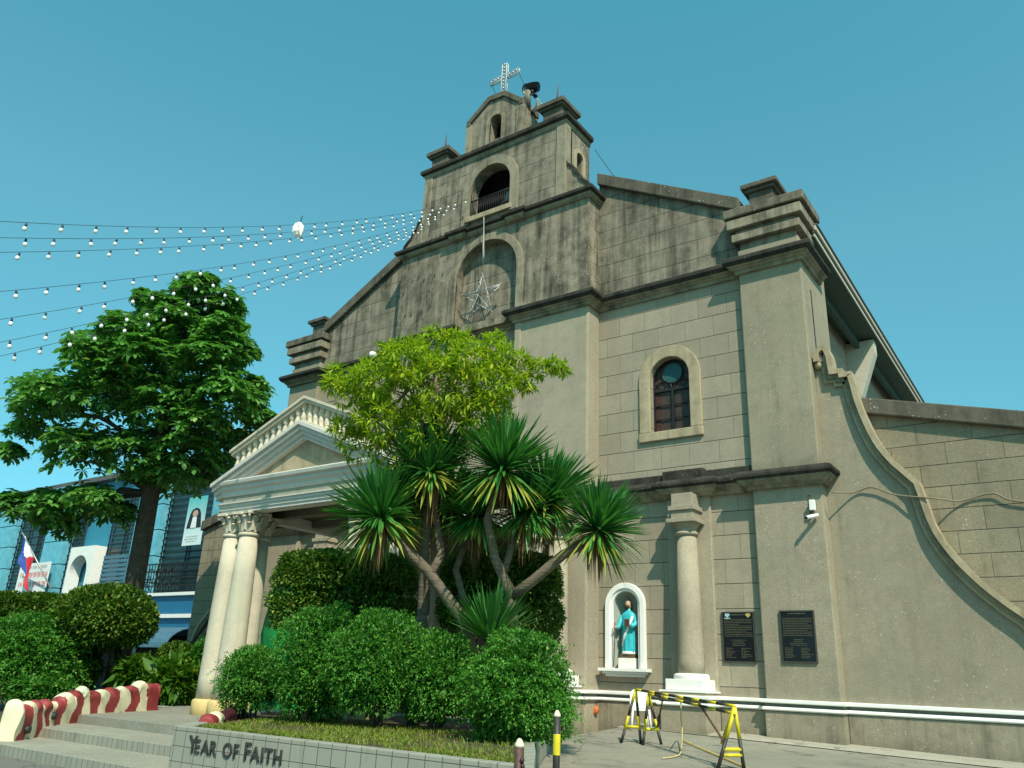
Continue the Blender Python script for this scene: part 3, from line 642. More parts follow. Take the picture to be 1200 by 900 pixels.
def ribbon(m, pts, a, b, y0, y1):        # moulding that follows the curve: offsets a..b below the outline, depth y0..y1
    P = [Vector((x, z)) for x, z in pts]; O = []
    for i, p in enumerate(P):
        d0 = (p - P[i - 1]).normalized() if i else None; d1 = (P[i + 1] - p).normalized() if i < len(P) - 1 else None
        n0 = Vector((d0.y, -d0.x)) if d0 else None; n1 = Vector((d1.y, -d1.x)) if d1 else None
        mt = n1 if n0 is None else n0 if n1 is None else (n0 + n1) / max((n0 + n1).dot(n1), 0.45); O.append(mt)
    V = []
    for p, n_ in zip(P, O):
        for off, y in ((a, y0), (b, y0), (b, y1), (a, y1)): q = p + n_ * off; V.append((q.x, y, q.y))
    F = []
    for i in range(len(P) - 1):
        for k in range(4): F.append((i * 4 + k, i * 4 + (k + 1) % 4, i * 4 + 4 + (k + 1) % 4, i * 4 + 4 + k))
    F += [(0, 1, 2, 3), (len(V) - 1, len(V) - 2, len(V) - 3, len(V) - 4)]; m.add(V, F)
def smooth_curve(P):
    out = []
    for i in range(len(P) - 1):
        sharp = 5 <= i <= 8 or i in (13, 14)
        n = 1 if sharp else 4
        p0, p1, p2, p3 = P[max(i - 1, 0)], P[i], P[i + 1], P[min(i + 2, len(P) - 1)]
        if i == 9: p0 = p1
        if i == 4: p3 = p2
        for k in range(n):
            t = k / n
            out.append(tuple(0.5 * (2 * b + (c - a) * t + (2 * a - 5 * b + 4 * c - d) * t * t + (3 * b - a - 3 * c + d) * t ** 3) for a, b, c, d in zip(p0, p1, p2, p3)))
    out.append(P[-1]); return out
CS = smooth_curve(CUR)
def scroll_cap(m):
    m.cur = 0; ribbon(m, CS, -0.02, 0.10, -0.04, 0.44); m.cur = 1; ribbon(m, CS, 0.10, 0.19, 0.04, 0.3); m.cur = 0; ribbon(m, CS, 0.19, 0.27, 0.10, 0.3)
both('scroll_coping', scroll_cap, [M['trim'], M['cornice']])
def ball(m): m.lathe([(0.01, -0.1), (0.07, -0.08), (0.1, 0), (0.07, 0.08), (0.01, 0.1)], 10, (10.12, 0.1, 8.68))
both('scroll_ball', ball, M['trim'])
def azt(x): return 7.32 + (11.11 - x) * 0.262
def aisle(m): wall(m, 10.0, 15.0, -0.6, azt, 0.43, 0.75)
both('aisle_wall', aisle, M['block_side'])
def acop(m): m.prism([(10.0, azt(10.0)), (15.1, azt(15.1)), (15.1, azt(15.1) + 0.40), (10.0, azt(10.0) + 0.40)], 0.26, 1.0)
both('aisle_coping', acop, M['coping'], 0.03)
def aside(m): m.box(14.6, 15.0, 0.751, 26, -0.6, 6.1)
both('aisle_side_wall', aside, M['wall_foot'])
def aroof(m): m.prism([(9.2, 7.7), (15.1, 6.15), (15.1, 6.25), (9.2, 7.8)], 0.8, 26)
both('aisle_roof', aroof, M['roof'])
# nave walls, eaves and roof running back
def nave(m): m.box(9.2, 9.97, 1.0, 2.0, 12.3, 12.66); m.box(8.7, 9.0, 2.1, 26, 5.5, 12.8)
M['block_h'] = concrete('scored_nave_render', WALL, DRK, 0.2, blocks=(0.82, 0.59, 0.0, 0.0), spots=0.35)
both('nave_wall', nave, M['block_h'])
def soff(m):
    m.slab([(8.9, 0.75), (10.17, 0.75), (9.75, 26), (8.9, 26)], 12.66, 12.72)
    m.slab([(9.35, 2.1), (9.5, 2.1), (9.35, 26), (9.2, 26)], 12.35, 12.655)
both('eave_soffit', soff, M['soffit'])
def fasc(m):
    for u0, u1, z0, z1 in ((0.0, 0.03, 12.66, 12.74), (0.03, 0.08, 12.86, 12.99)):
        m.slab([(10.17 + u0, 0.75), (10.17 + u1, 0.75), (9.75 + u1, 26), (9.75 + u0, 26)], z0, z1)
both('fascia', fasc, M['fascia'])
def gut(m):
    m.slab([(10.1, 0.75), (10.19, 0.75), (9.77, 26), (9.67, 26)], 12.781, 12.859); m.slab([(10.1, 0.75), (10.29, 0.75), (9.89, 26), (9.67, 26)], 13.001, 13.04)
both('gutter', gut, M['roof'])
for y in (8.6, 20.0):
    def brk(m):
        x1 = 10.1 - 0.021 * y
        m.add([(9.0, y, 12.3), (9.0, y, 10.3), (9.25, y, 10.3), (x1, y, 12.1), (x1, y, 12.58), (9.0, y, 12.58), (9.0, y + 0.4, 12.3), (9.0, y + 0.4, 10.3), (9.25, y + 0.4, 10.3), (x1, y + 0.4, 12.1), (x1, y + 0.4, 12.58), (9.0, y + 0.4, 12.58)],
              [(0, 1, 2, 3, 4, 5), (11, 10, 9, 8, 7, 6), (1, 7, 8, 2), (2, 8, 9, 3), (3, 9, 10, 4), (4, 10, 11, 5)])
    both('eave_bracket', brk, M['fascia'])
mb = MB(); mb.prism([(-10.0, 13.0), (10.0, 13.0), (0, 15.2)], 0.8, 26); part('nave_roof', mb, M['roof'])

# ------------------------------------------------------------------ porch (part of the church)
PF, PX = -7.28, 2.86
def gp(z0, z1, o, y1=-0.7): return (-PX - o, PX + o, PF - o, y1, z0, z1)
mb = MB(); U = [(-PX + 0.35, -0.68), (-PX + 0.35, PF + 0.35), (PX - 0.35, PF + 0.35), (PX - 0.35, -0.68)]
def uring(m, prof): m.sweep(U, [(u + 0.35 - 0.02, z) for u, z in prof])
m = MB(); uring(m, [(-0.35, 4.66), (0.0, 4.66), (0.0, 4.73), (0.03, 4.74), (0.03, 4.80), (0.06, 4.81), (0.06, 4.87), (0.10, 4.88), (0.10, 4.91), (-0.35, 4.91)]); part('porch_architrave', m, M['entab'])
m = MB(); uring(m, [(-0.3, 4.912), (0.0, 4.912), (0.0, 5.08), (-0.3, 5.08)]); part('porch_frieze', m, M['frieze'])
m = MB(); uring(m, [(-0.3, 5.082), (0.02, 5.082), (0.05, 5.14), (0.05, 5.20), (0.12, 5.25), (0.12, 5.32), (0.20, 5.36), (0.22, 5.43), (0.20, 5.46), (-0.3, 5.46)]); part('porch_cornice', m, M['entab'])
SL = 0.398
def rk(x): return 6.66 - SL * abs(x)
m = MB(); m.prism([(-2.8, 5.465), (2.8, 5.465), (0, 5.465 + 2.8 * SL - 0.05)], PF + 0.12, PF + 0.5); part('tympanum', m, M['trim'])
def rkc(m):
    for d0, d1, y in ((0.0, 0.10, PF - 0.24), (0.10, 0.20, PF - 0.17), (0.20, 0.30, PF - 0.09), (0.30, 0.40, PF - 0.01)):
        m.prism([(-3.12, rk(3.12) - d1), (0, rk(0) - d1), (0, rk(0) - d0), (-3.12, rk(3.12) - d0)], y, PF + 0.45)
both('raking_cornice', rkc, M['entab'], 0.008)
m = MB(); m.prism([(-2.95, 5.47), (2.95, 5.47), (0, rk(0) - 0.06)], PF + 0.5, -0.7); part('porch_roof', m, M['roof'])
m = MB(); m.box(-2.7, 2.7, PF + 0.3, -0.68, 4.95, 5.05)
for y in (-6.0, -4.6, -3.2, -1.8): m.box(-2.72, 2.72, y, y + 0.22, 4.72, 4.95)
part('porch_ceiling', m, M['ceiling'])
# balustrade that follows the slope of the pediment
for s in (-1, 1):
    bal = MB(); y0, y1 = PF - 0.12, PF + 0.14
    bal.prism([(s * 2.60, rk(2.60) + 0.50), (0, rk(0) + 0.50), (0, rk(0) + 0.58), (s * 2.60, rk(2.60) + 0.58)], y0, y1); bal.prism([(s * 2.64, rk(2.64) + 0.58), (0, rk(0) + 0.58), (0, rk(0) + 0.65), (s * 2.64, rk(2.64) + 0.65)], y0 - 0.05, y1 + 0.05)
    bal.prism([(s * 2.60, rk(2.60) + 0.0), (0, rk(0) + 0.0), (0, rk(0) + 0.06), (s * 2.60, rk(2.60) + 0.06)], y0, y1)
    B = part('balustrade', bal, M['portico'])
    bm_ = MB(); bm_.lathe([(0.075, -0.12), (0.075, 0.05), (0.045, 0.07), (0.075, 0.16), (0.08, 0.20), (0.045, 0.31), (0.04, 0.35), (0.075, 0.38), (0.075, 0.60)], 10)
    b0 = None
    for k in range(12):
        x = 0.12 + 0.213 * k
        if b0 is None: b0 = bm_.build('baluster', M['portico'], B); o = b0
        else: o = b0.copy(); COL.objects.link(o); o.parent = B
        o.location = (s * x, PF + 0.01, rk(x) + 0.0)
# Corinthian columns
def capital_mesh():
    m = MB(); m.lathe([(0.215, 4.07), (0.26, 4.09), (0.27, 4.12), (0.26, 4.15), (0.215, 4.17), (0.215, 4.3), (0.235, 4.45), (0.29, 4.60)], 18)
    for tier, (n, z0, h, r, off) in enumerate(((8, 4.18, 0.22, 0.225, 0), (8, 4.22, 0.34, 0.235, 0.5))):
        for k in range(n):
            a = 2 * math.pi * (k + off) / n; d = Vector((math.cos(a), math.sin(a), 0)); t = Vector((-d.y, d.x, 0)); V = []
            for j, (f, o_, w_) in enumerate(((0, 0.0, 0.055), (0.5, 0.025, 0.075), (0.85, 0.06, 0.065), (1.0, 0.115, 0.05), (0.88, 0.15, 0.025))):
                c = d * (r + o_) + Vector((0, 0, z0 + h * f)); V += [c - t * w_ , c + d * 0.025, c + t * w_]
            F = []
            for j in range(4):
                for q in range(2): F.append((j * 3 + q, j * 3 + q + 1, j * 3 + 4 + q, j * 3 + 3 + q))
            m.add(V, F)
    for k in range(4):
        a = math.pi / 4 + math.pi / 2 * k; d = Vector((math.cos(a), math.sin(a), 0))
        pts = [d * 0.25 + Vector((0, 0, 4.36)), d * 0.33 + Vector((0, 0, 4.5))]
        for i in range(9): th = math.pi * 0.9 - i * math.pi * 0.24; rr = 0.075 - i * 0.006; pts.append(d * (0.385 + rr * math.cos(th)) + Vector((0, 0, 4.555 + rr * math.sin(th))))
        m.tube(pts, [0.032] * 2 + [0.036 - i * 0.002 for i in range(9)], 6)
    ab = []
    for k in range(4):
        a = math.pi / 4 + math.pi / 2 * k
        ab += [(0.47 * math.cos(a - 0.09), 0.47 * math.sin(a - 0.09)), (0.47 * math.cos(a + 0.09), 0.47 * math.sin(a + 0.09)), (0.30 * math.cos(a + math.pi / 4), 0.30 * math.sin(a + math.pi / 4))]
    m.slab(ab, 4.60, 4.665)
    for k in range(4): a = math.pi / 2 * k; m.lathe([(0.01, -0.04), (0.05, -0.02), (0.05, 0.03), (0.01, 0.05)], 7, (0.31 * math.cos(a), 0.31 * math.sin(a), 4.60))
    return m
pc0 = None
for (x, y) in ((-2.53, -7.0), (-1.92, -7.0), (-2.25, -6.42), (2.53, -7.0), (1.92, -7.0), (2.25, -6.42), (-2.6, -1.25), (2.6, -1.25)):
    if pc0 is None:
        m = MB(); m.lathe([(0.30, 0.34), (0.30, 0.8), (0.285, 1.8), (0.255, 3.2), (0.225, 4.09)], 26); pc0 = part('porch_column', m, M['portico'])
        part('capital', capital_mesh(), M['portico'], pc0)
        m = MB(); m.lathe([(0.37, -0.1), (0.37, 0.29), (0.355, 0.32), (0.33, 0.335), (0.31, 0.345)], 26); part('base', m, M['buff'], pc0); o = pc0
    else: o = copy_tree(pc0, ch)
    o.location = (x, y, 0)
# doorway and inside of the porch
m = MB(); m.box(-1.3, 1.3, -0.25, 0.25, 5.2, 5.85); part('door_hood', m, M['trim'], bevel=0.02)
d_ = MB(); d_.box(-1.25, 1.25, 0.05, 0.13, 0.0, 4.9)
for x in (-0.62, 0.62):
    for z0, z1 in ((0.2, 1.2), (1.35, 2.6), (2.75, 3.6)): d_.box(x - 0.45, x + 0.45, 0.0, 0.05, z0, z1)
part('door', d_, M['wood'], bevel=0.015)
m = MB(); m.box(-10, 10, 0.5, 0.6, -0.6, 11); part('nave_inner_wall', m, M['dark'])

# ------------------------------------------------------------------ leaves
npr = np.random.default_rng(11)
def unit(a): return a / np.maximum(np.linalg.norm(a, axis=-1, keepdims=True), 1e-9)
def rnd_dir(n): return unit(npr.normal(size=(n, 3)))
def leaf_mesh(name, B, D, L, W, mat, tone, parent=None, fold=0.25, curl=0.15, up=None, extra=None):
    """one bent leaf blade (two quads) per row: base B, direction D, length L, width W"""
    n = len(B); D = unit(D); up = rnd_dir(n) * 0.6 + np.array([0, 0, 1.0]) if up is None else up
    S = unit(np.cross(D, up)); N = np.cross(S, D); L = np.asarray(L).reshape(-1, 1) * np.ones((n, 1)); W = np.asarray(W).reshape(-1, 1) * np.ones((n, 1))
    mid = B + D * L * 0.5 - N * 0; tip = B + D * L - N * L * curl
    V = np.stack([B, mid + S * W * 0.5 + N * W * fold, mid - S * W * 0.5 + N * W * fold, tip, mid], 1).reshape(-1, 3)
    i = np.arange(n)[:, None] * 5
    F = np.concatenate([i + np.array([[0, 4, 1]]), i + np.array([[1, 4, 3]]), i + np.array([[0, 2, 4]]), i + np.array([[4, 2, 3]])], 1).reshape(-1, 3)
    return raw_mesh(name, V, F, mat, np.repeat(tone, 5), parent, extra)
def broad_mesh(name, B, D, L, W, mat, tone, parent=None, up=None):
    """rounded leaf with a folded midrib: eight vertices, eight triangles"""
    n = len(B); D = unit(D); S = unit(np.cross(D, up)); N = np.cross(S, D); L = L[:, None]; W = W[:, None]
    m1 = B + D * L * 0.38 + N * L * 0.03; m2 = B + D * L * 0.74 - N * L * 0.02; tip = B + D * L - N * L * 0.12
    V = np.stack([B, m1, m2, tip, m1 + S * W * 0.44 + N * W * 0.14, m1 - S * W * 0.44 + N * W * 0.14, m2 + S * W * 0.46 + N * W * 0.10, m2 - S * W * 0.46 + N * W * 0.10], 1).reshape(-1, 3)
    i = np.arange(n)[:, None] * 8
    T = ((0, 1, 4), (0, 5, 1), (1, 2, 6), (1, 6, 4), (1, 7, 2), (1, 5, 7), (2, 3, 6), (2, 7, 3))
    F = np.concatenate([i + np.array([t_]) for t_ in T], 1).reshape(-1, 3)
    return raw_mesh(name, V, F, mat, np.repeat(tone, 8), parent)
def raw_mesh(name, V, F, mat, tone, parent=None, extra=None):
    me = bpy.data.meshes.new(name); k = F.shape[1]
    me.vertices.add(len(V)); me.vertices.foreach_set('co', np.ascontiguousarray(V, dtype=np.float32).ravel())
    me.loops.add(F.size); me.loops.foreach_set('vertex_index', F.astype(np.int32).ravel())
    me.polygons.add(len(F)); me.polygons.foreach_set('loop_start', np.arange(0, F.size, k, dtype=np.int32))
    me.update(calc_edges=True); a = me.attributes.new('tone', 'FLOAT', 'POINT'); a.data.foreach_set('value', np.asarray(tone, dtype=np.float32))
    me.materials.append(mat); return link(name, me, parent)
def lumpy(d, seed, amp):                # cheap smooth noise on the sphere
    r = np.random.default_rng(seed); s = np.zeros(len(d))
    for k in range(7): v = r.normal(size=3) * (1.2 + k * 0.55); s += np.sin(d @ v * 1.7 + r.uniform(0, 6.28)) / (1.4 + k * 0.35)
    return 1 + amp * s / 2.2
def ground_loc(p, z): return (p[0], p[1], z)

def shrub(name, label, px, py_, rx, rz, dist, zg, n, leaf, mat, group=None, box=0.0, depth=None, seed=1, ll=0.085, stems=True, lab_cat='shrub', amp=0.2, sprigs=0):
    c = at_d(px, py_, dist); k = dist / FPX; RX, RZ = rx * k, rz * k; RY = depth or RX * 0.95
    t = thing(name, label, lab_cat, (c.x, c.y, zg), 0, group)
    d = rnd_dir(n); d[:, 2] = np.where(d[:, 2] < -0.75, -d[:, 2], d[:, 2])
    if box: q = np.sign(d) * np.abs(d) ** (1 - box); q = q / np.max(np.abs(q), axis=1, keepdims=True) * (1 - box) + d * box; shp = q
    else: shp = d
    lum = lumpy(d, seed, amp); rad = np.where(npr.random(n) < 0.62, npr.uniform(0.88, 1.03, n), npr.uniform(0.5, 0.9, n)) * lum
    P = shp * rad[:, None] * np.array([RX, RY, RZ]); cz = c.z - zg
    P[:, 2] += cz; lowm = (d[:, 2] < 0.1) & (cz - RZ < 0.5); P[:, 2] = np.where(lowm & (npr.random(n) < 0.8), P[:, 2] - npr.random(n) * np.maximum(cz - RZ, 0) * 1.1, P[:, 2]); P[:, 2] = np.maximum(P[:, 2], 0.02 + npr.random(n) * 0.1)
    yaw = rot_z(P, YAW)
    D = unit(d * 0.8 + rnd_dir(n) * 0.9 + np.array([0, 0, 0.35])); tone = np.clip(npr.normal(0.45, 0.2, n) + 0.28 * (lumpy(d * 2.3, seed + 50, 1.0) - 1), 0, 1) ** 1.2
    tone = np.where(npr.random(n) < 0.03, 0.99, np.minimum(tone, 0.92))
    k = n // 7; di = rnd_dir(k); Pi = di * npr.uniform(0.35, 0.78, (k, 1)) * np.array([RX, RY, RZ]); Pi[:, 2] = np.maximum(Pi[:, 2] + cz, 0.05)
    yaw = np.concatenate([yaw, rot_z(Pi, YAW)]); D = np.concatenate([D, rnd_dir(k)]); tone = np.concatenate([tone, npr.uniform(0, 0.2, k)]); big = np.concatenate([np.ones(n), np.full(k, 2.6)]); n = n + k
    B0, D0, L0, W0, T0 = [yaw], [rot_z(D, YAW)], [npr.uniform(0.7, 1.3, n) * ll * big], [npr.uniform(0.8, 1.2, n) * ll * leaf * big], [tone]
    if sprigs:          # arching sprays that leave the surface
        B, DD, TT = [], [], []
        for _ in range(sprigs):
            a = rnd_dir(1)[0]; a[2] = abs(a[2]) * 1.1 - 0.35; a = unit(a); p0 = a * np.array([RX, RY, RZ]) * npr.uniform(0.86, 1.0) * lumpy(a[None], seed, amp)[0]; g = unit(a + rnd_dir(1)[0] * 0.7 + np.array([0, 0, 0.35])); ln = npr.uniform(0.12, 0.36) * ll / 0.075 * (1.0 if rng.random() < 0.88 else 1.6); tt = npr.uniform(0.35, 0.9)
            for u in np.linspace(0, 1, 14): B.append(p0 + g * ln * u + np.array([0, 0, cz - 0.16 * u * u * ln / 0.3])); DD.append(unit(g * 0.6 + rnd_dir(1)[0])); TT.append(tt)
        B0.append(rot_z(np.array(B), YAW)); D0.append(np.array(DD)); k = len(B); L0.append(np.full(k, ll * 0.8)); W0.append(np.full(k, ll * leaf * 0.8)); T0.append(np.array(TT))
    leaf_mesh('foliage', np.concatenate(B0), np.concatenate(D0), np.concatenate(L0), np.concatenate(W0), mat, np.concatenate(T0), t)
    if stems:
        m = MB()
        for i in range(7):
            a = rng.uniform(0, 6.28); r0 = rng.uniform(0.02, 0.15); m.tube([(r0 * math.cos(a), r0 * math.sin(a), -0.12), (RX * 0.3 * math.cos(a), RY * 0.3 * math.sin(a), max(cz * 0.6, 0.25)), (RX * 0.55 * math.cos(a + .3), RY * 0.55 * math.sin(a + .3), cz + RZ * 0.35)], [0.035, 0.025, 0.01], 5)
        m.build('stems', M['bark_dark'], t)
    return t
def rot_z(P, a):
    ca, sa = math.cos(a), math.sin(a); return np.stack([P[:, 0] * ca - P[:, 1] * sa, P[:, 0] * sa + P[:, 1] * ca, P[:, 2]], 1)

PZ = 0.26
# planter: tiled retaining wall with raised letters, soil and grass inside
PLANT = [(3.66, -11.9), (9.93, -11.9), (8.95, -10.4), (7.45, -8.2), (6.0, -5.5), (5.2, -5.3), (0.2, -5.9), (0.75, -8.45), (1.7, -9.65), (2.8, -10.9)]
pw = thing('retaining_wall', 'low grey tiled planter wall bearing the words YEAR OF FAITH', 'wall', (6.6, -11.9, -0.5))
inner = [(3.84, -11.72), (9.68, -11.72), (8.72, -10.35), (7.3, -8.25), (5.85, -5.7), (5.1, -5.5), (0.45, -6.1), (0.98, -8.35), (1.9, -9.55), (3.0, -10.8)]
def ring_wall(z0, z1, inner, outer):
    m = MB(); n = len(outer); V = [(x, y, z) for z in (z0, z1) for P in (outer, inner) for x, y in P]; F = []
    for i in range(n):
        j = (i + 1) % n; F += [(i, j, 2 * n + j, 2 * n + i), (n + j, n + i, 3 * n + i, 3 * n + j), (2 * n + i, 2 * n + j, 3 * n + j, 3 * n + i), (j, i, n + i, n + j)]
    m.add(V, F); return m
ring_wall(-0.62, PZ, inner, PLANT).build('wall_body', M['tile'], pw, shift=(6.6, -11.9, -0.5), bevel=0.012)
so_ = MB().slab(inner, -0.5, PZ - 0.05).build('planter_soil', M['soil']); tag(so_, kind='structure')
def text_obj(ch_, size, x, z, y, depth, mat, name, parent, shift):
    cu = bpy.data.curves.new(name, 'FONT'); cu.body = ch_; cu.size = size; cu.extrude = depth; cu.offset = 0.003 * size / 0.2
    tmp = bpy.data.objects.new(name, cu); COL.objects.link(tmp)
    dg = bpy.context.evaluated_depsgraph_get(); me = bpy.data.meshes.new_from_object(tmp.evaluated_get(dg)); wdt = max(v.co.x for v in me.vertices) - min(v.co.x for v in me.vertices); mn = min(v.co.x for v in me.vertices)
    bpy.data.objects.remove(tmp); bpy.data.curves.remove(cu)
    for v in me.vertices: X, Y, Z = v.co; v.co = (X - mn + x - shift[0], -Z + y - shift[1], Y + z - shift[2])
    me.materials.clear(); me.materials.append(mat); link(name, me, parent); return wdt
M['letter'] = plain('dark_letters', (0.035, 0.035, 0.03), 0.55, var=0.3)
x = 4.075
for c, s, gap in (('Y', 0.311, -0.045), ('E', 0.256, 0.035), ('A', 0.256, 0.02), ('R', 0.256, 0.14), ('O', 0.256, 0.035), ('F', 0.256, 0.13), ('F', 0.311, 0.01), ('A', 0.256, 0.03), ('I', 0.256, 0.03), ('T', 0.256, 0.03), ('H', 0.256, 0.03)):
    w_ = text_obj(c, s, x, -0.055, -11.908, 0.010, M['letter'], 'letter', pw, (6.6, -11.9, -0.5)); x += w_ + gap

# grass on the planter
def grass(name, polyfn, n, mat, h=0.07):
    P = np.array([polyfn() for _ in range(n)]); D = unit(rnd_dir(n) * 0.55 + np.array([0, 0, 1.0])); tone = np.clip(npr.normal(0.5, 0.25, n), 0, 0.92); tone = np.where(npr.random(n) < 0.12, 0.99, tone)
    o = leaf_mesh(name, P, D, npr.uniform(0.5, 1.3, n) * h, 0.011, mat, tone, None, 0.1, 0.3); tag(o, kind='stuff'); return o
def pg():
    while True:
        u, v = rng.random(), rng.random(); y = -11.66 + (v ** 1.6) * 3.4; x0 = 3.9 - (y + 11.66) * 0.62; x = x0 + u * (9.65 - 0.66 * (y + 11.7) - x0)
        pt_ = math.sin(x * 2.3 + 1.0) + math.sin(y * 3.1 + x * 1.3) + 0.8 * math.sin(x * 5.1 - y * 4.3); lim = 0.9 if x < 7.2 else 0.35
        if y > -11.2: lim *= 0.55
        if rng.random() < lim * (0.55 + 0.25 * pt_): return (x, y, PZ - 0.055 + 0.02)
grass('grass', pg, 17000, M['grassblade'], 0.07)
fl = MB()
for _ in range(160):
    x, y, z = pg(); a = rng.uniform(0, 6.28); l = rng.uniform(0.04, 0.12); fl.add([(x, y, z + 0.05), (x + l * math.cos(a), y + l * math.sin(a), z + 0.07), (x + l * math.cos(a + .5) * .6, y + l * math.sin(a + .5) * .6, z + 0.06)], [(0, 1, 2)])
for _ in range(70):
    x, y = rng.uniform(-4, 12), rng.uniform(-11.5, -1); z = 0.0 if x < 3.4 and y > -9.6 else (g_drive(x, y) if x > 9.5 else None)
    if z is None: continue
    a = rng.uniform(0, 6.28); l = rng.uniform(0.05, 0.13); fl.add([(x, y, z + 0.012), (x + l * math.cos(a), y + l * math.sin(a), z + 0.03), (x + l * math.cos(a + .6) * .7, y + l * math.sin(a + .6) * .7, z + 0.015)], [(0, 1, 2)])
lo = fl.build('leaf_litter', M['dead'], fix=False); tag(lo, kind='stuff')

GF = 'rounded shrubs along the front of the planter'
shrub('rounded_shrub', 'big bright green shrub with drooping sprays, rightmost behind the tiled wall', 606, 818, 60, 67, 12.0, PZ - .05, 16000, 0.5, M['leaf_shrub'], GF, seed=3, ll=0.066, sprigs=420, depth=0.8)
shrub('rounded_shrub', 'narrow green shrub tucked left of the big drooping shrub', 512, 800, 46, 54, 13.4, PZ - .05, 9000, 0.5, M['leaf_shrub'], GF, seed=5, ll=0.066, sprigs=200)
shrub('rounded_shrub', 'rounded dark green shrub below the leaning stem of the spiky plant', 440, 784, 56, 64, 13.5, PZ - .05, 13000, 0.5, M['leaf_shrub'], GF, seed=8, ll=0.064, sprigs=300)
shrub('rounded_shrub', 'tallest rounded shrub in front of the left clipped hedge', 373, 785, 51, 68, 14.0, PZ - .05, 13000, 0.5, M['leaf_shrub'], GF, seed=12, ll=0.062, sprigs=300)
shrub('rounded_shrub', 'lowest small shrub beside the buff column bases', 296, 797, 38, 32, 14.6, PZ - .05, 8000, 0.5, M['leaf_shrub'], GF, seed=15, ll=0.06, sprigs=160)
GH = 'clipped box hedges on the planter'
shrub('clipped_hedge', 'clipped box-shaped hedge of yellowish leaves before the porch columns', 405, 695, 84, 46, 15.9, PZ - .05, 17000, 0.6, M['leaf_hedge'], GH, box=0.45, depth=0.65, seed=21, ll=0.085, lab_cat='hedge', amp=0.07)
shrub('clipped_hedge', 'clipped hedge behind the forked spiky plant beside the big round pilaster', 588, 700, 72, 50, 15.2, PZ - .05, 15000, 0.6, M['leaf_hedge'], GH, box=0.45, depth=0.6, seed=24, ll=0.085, lab_cat='hedge', amp=0.07)

# light green tree
def limb_tree(t, base, top, limbs, r0, mat, name='trunk'):
    m = MB(); b, tp = Vector(base), Vector(top); pts = [b, b.lerp(tp, 0.33) + Vector((0.05, 0.02, 0)), b.lerp(tp, 0.66) + Vector((-0.04, 0.03, 0)), tp]
    m.tube(pts, [r0 * 1.15, r0, r0 * 0.85, r0 * 0.6], 10)
    for q, f in limbs:
        s = b.lerp(tp, f); q = Vector(q); md = s.lerp(q, 0.5) + Vector((0, 0, 0.12 * (q - s).length)); rr = r0 * (0.42 - 0.22 * f)
        m.tube([s, md, q], [rr, rr * 0.6, rr * 0.2], 7)
    loc = t.location; return m.build(name, mat, t, shift=loc)
def rosettes(C, R3, n, up_bias, seed):
    d = rnd_dir(n); d[:, 2] = d[:, 2] + up_bias; d = unit(d); return C + d * R3 * (npr.uniform(0.55, 1.0, n) ** 0.5)[:, None], d
lt = thing('lime_tree', 'airy lime green tree with slender trunk before the porch pediment', 'tree', ground_loc(at_d(492, 740, 15.0), PZ - .05))
CL = [(512, 408, 22), (478, 425, 30), (548, 418, 28), (435, 448, 28), (508, 450, 38), (575, 448, 30), (612, 432, 17), (632, 430, 10), (650, 428, 6), (664, 431, 4), (596, 422, 16), (404, 462, 18), (440, 492, 32), (498, 498, 36), (556, 486, 32), (590, 492, 14), (418, 525, 20), (462, 530, 22), (390, 440, 9), (530, 522, 20), (452, 414, 13), (582, 402, 9), (402, 505, 12), (384, 447, 5), (530, 398, 12), (618, 452, 10)]
Bs, Ds, ends = [], [], []
for i, (x, y, r) in enumerate(CL):
    for dd in ((-0.6, 0.0, 0.6) if r > 27 else (0.0,)):
        dist = 15.0 + dd * r / 36 + rng.uniform(-.15, .15); c = np.array(at_d(x + rng.uniform(-4, 4), y + rng.uniform(-4, 4), dist)); rw = r * dist / FPX * (0.95 if dd == 0 else 0.8)
        P, d = rosettes(c, rw, int(5 + r * 1.55), 0.15, i)
        if r > 12: ends.append((tuple(c), rng.uniform(0.55, 0.98)))
        for p, q in zip(P, d):
            k = rng.randint(6, 9); dirs = unit(rnd_dir(k) + q * 0.55 + np.array([0, 0, -0.15])); Bs.append(np.repeat(p[None], k, 0)); Ds.append(dirs)
Bs = np.concatenate(Bs); Ds = np.concatenate(Ds); n = len(Bs); tn = np.clip(npr.normal(0.5, 0.25, n), 0, 0.92); tn = np.where(npr.random(n) < 0.04, 0.99, tn)
leaf_mesh('crown', Bs - np.array(lt.location), Ds, npr.uniform(0.13, 0.25, n), npr.uniform(0.032, 0.052, n), M['leaf_lime'], tn, lt, 0.15, 0.12)
limb_tree(lt, ground_loc(at_d(492, 740, 15.0), PZ - .2), at_d(512, 430, 15.0), ends, 0.11, M['bark'])

# big broad-leaved tree on the left
TD = 26.0
bt = thing('broadleaf_tree', 'tall dark trunked tree with broad tiered leaves left of the church', 'tree', ground_loc(at_d(146, 740, TD), -0.55))
CL = [(228, 342, 22), (300, 455, 12), (192, 358, 22), (262, 360, 20), (205, 380, 32), (150, 388, 30), (262, 388, 26), (110, 418, 34), (175, 425, 42), (245, 425, 38), (285, 410, 14), (60, 462, 34), (120, 470, 42), (195, 480, 44), (265, 470, 38), (300, 490, 20), (30, 505, 16), (85, 525, 36), (150, 530, 36), (225, 530, 36), (285, 515, 18), (12, 530, 14), (40, 475, 22), (25, 600, 24), (65, 592, 28), (105, 585, 28), (135, 605, 18), (8, 590, 14), (70, 615, 18), (210, 560, 26), (250, 550, 20), (165, 560, 22), (240, 370, 24), (135, 440, 26), (235, 500, 30), (168, 345, 8), (248, 335, 10)]
Bs, Ds, ends = [], [], []
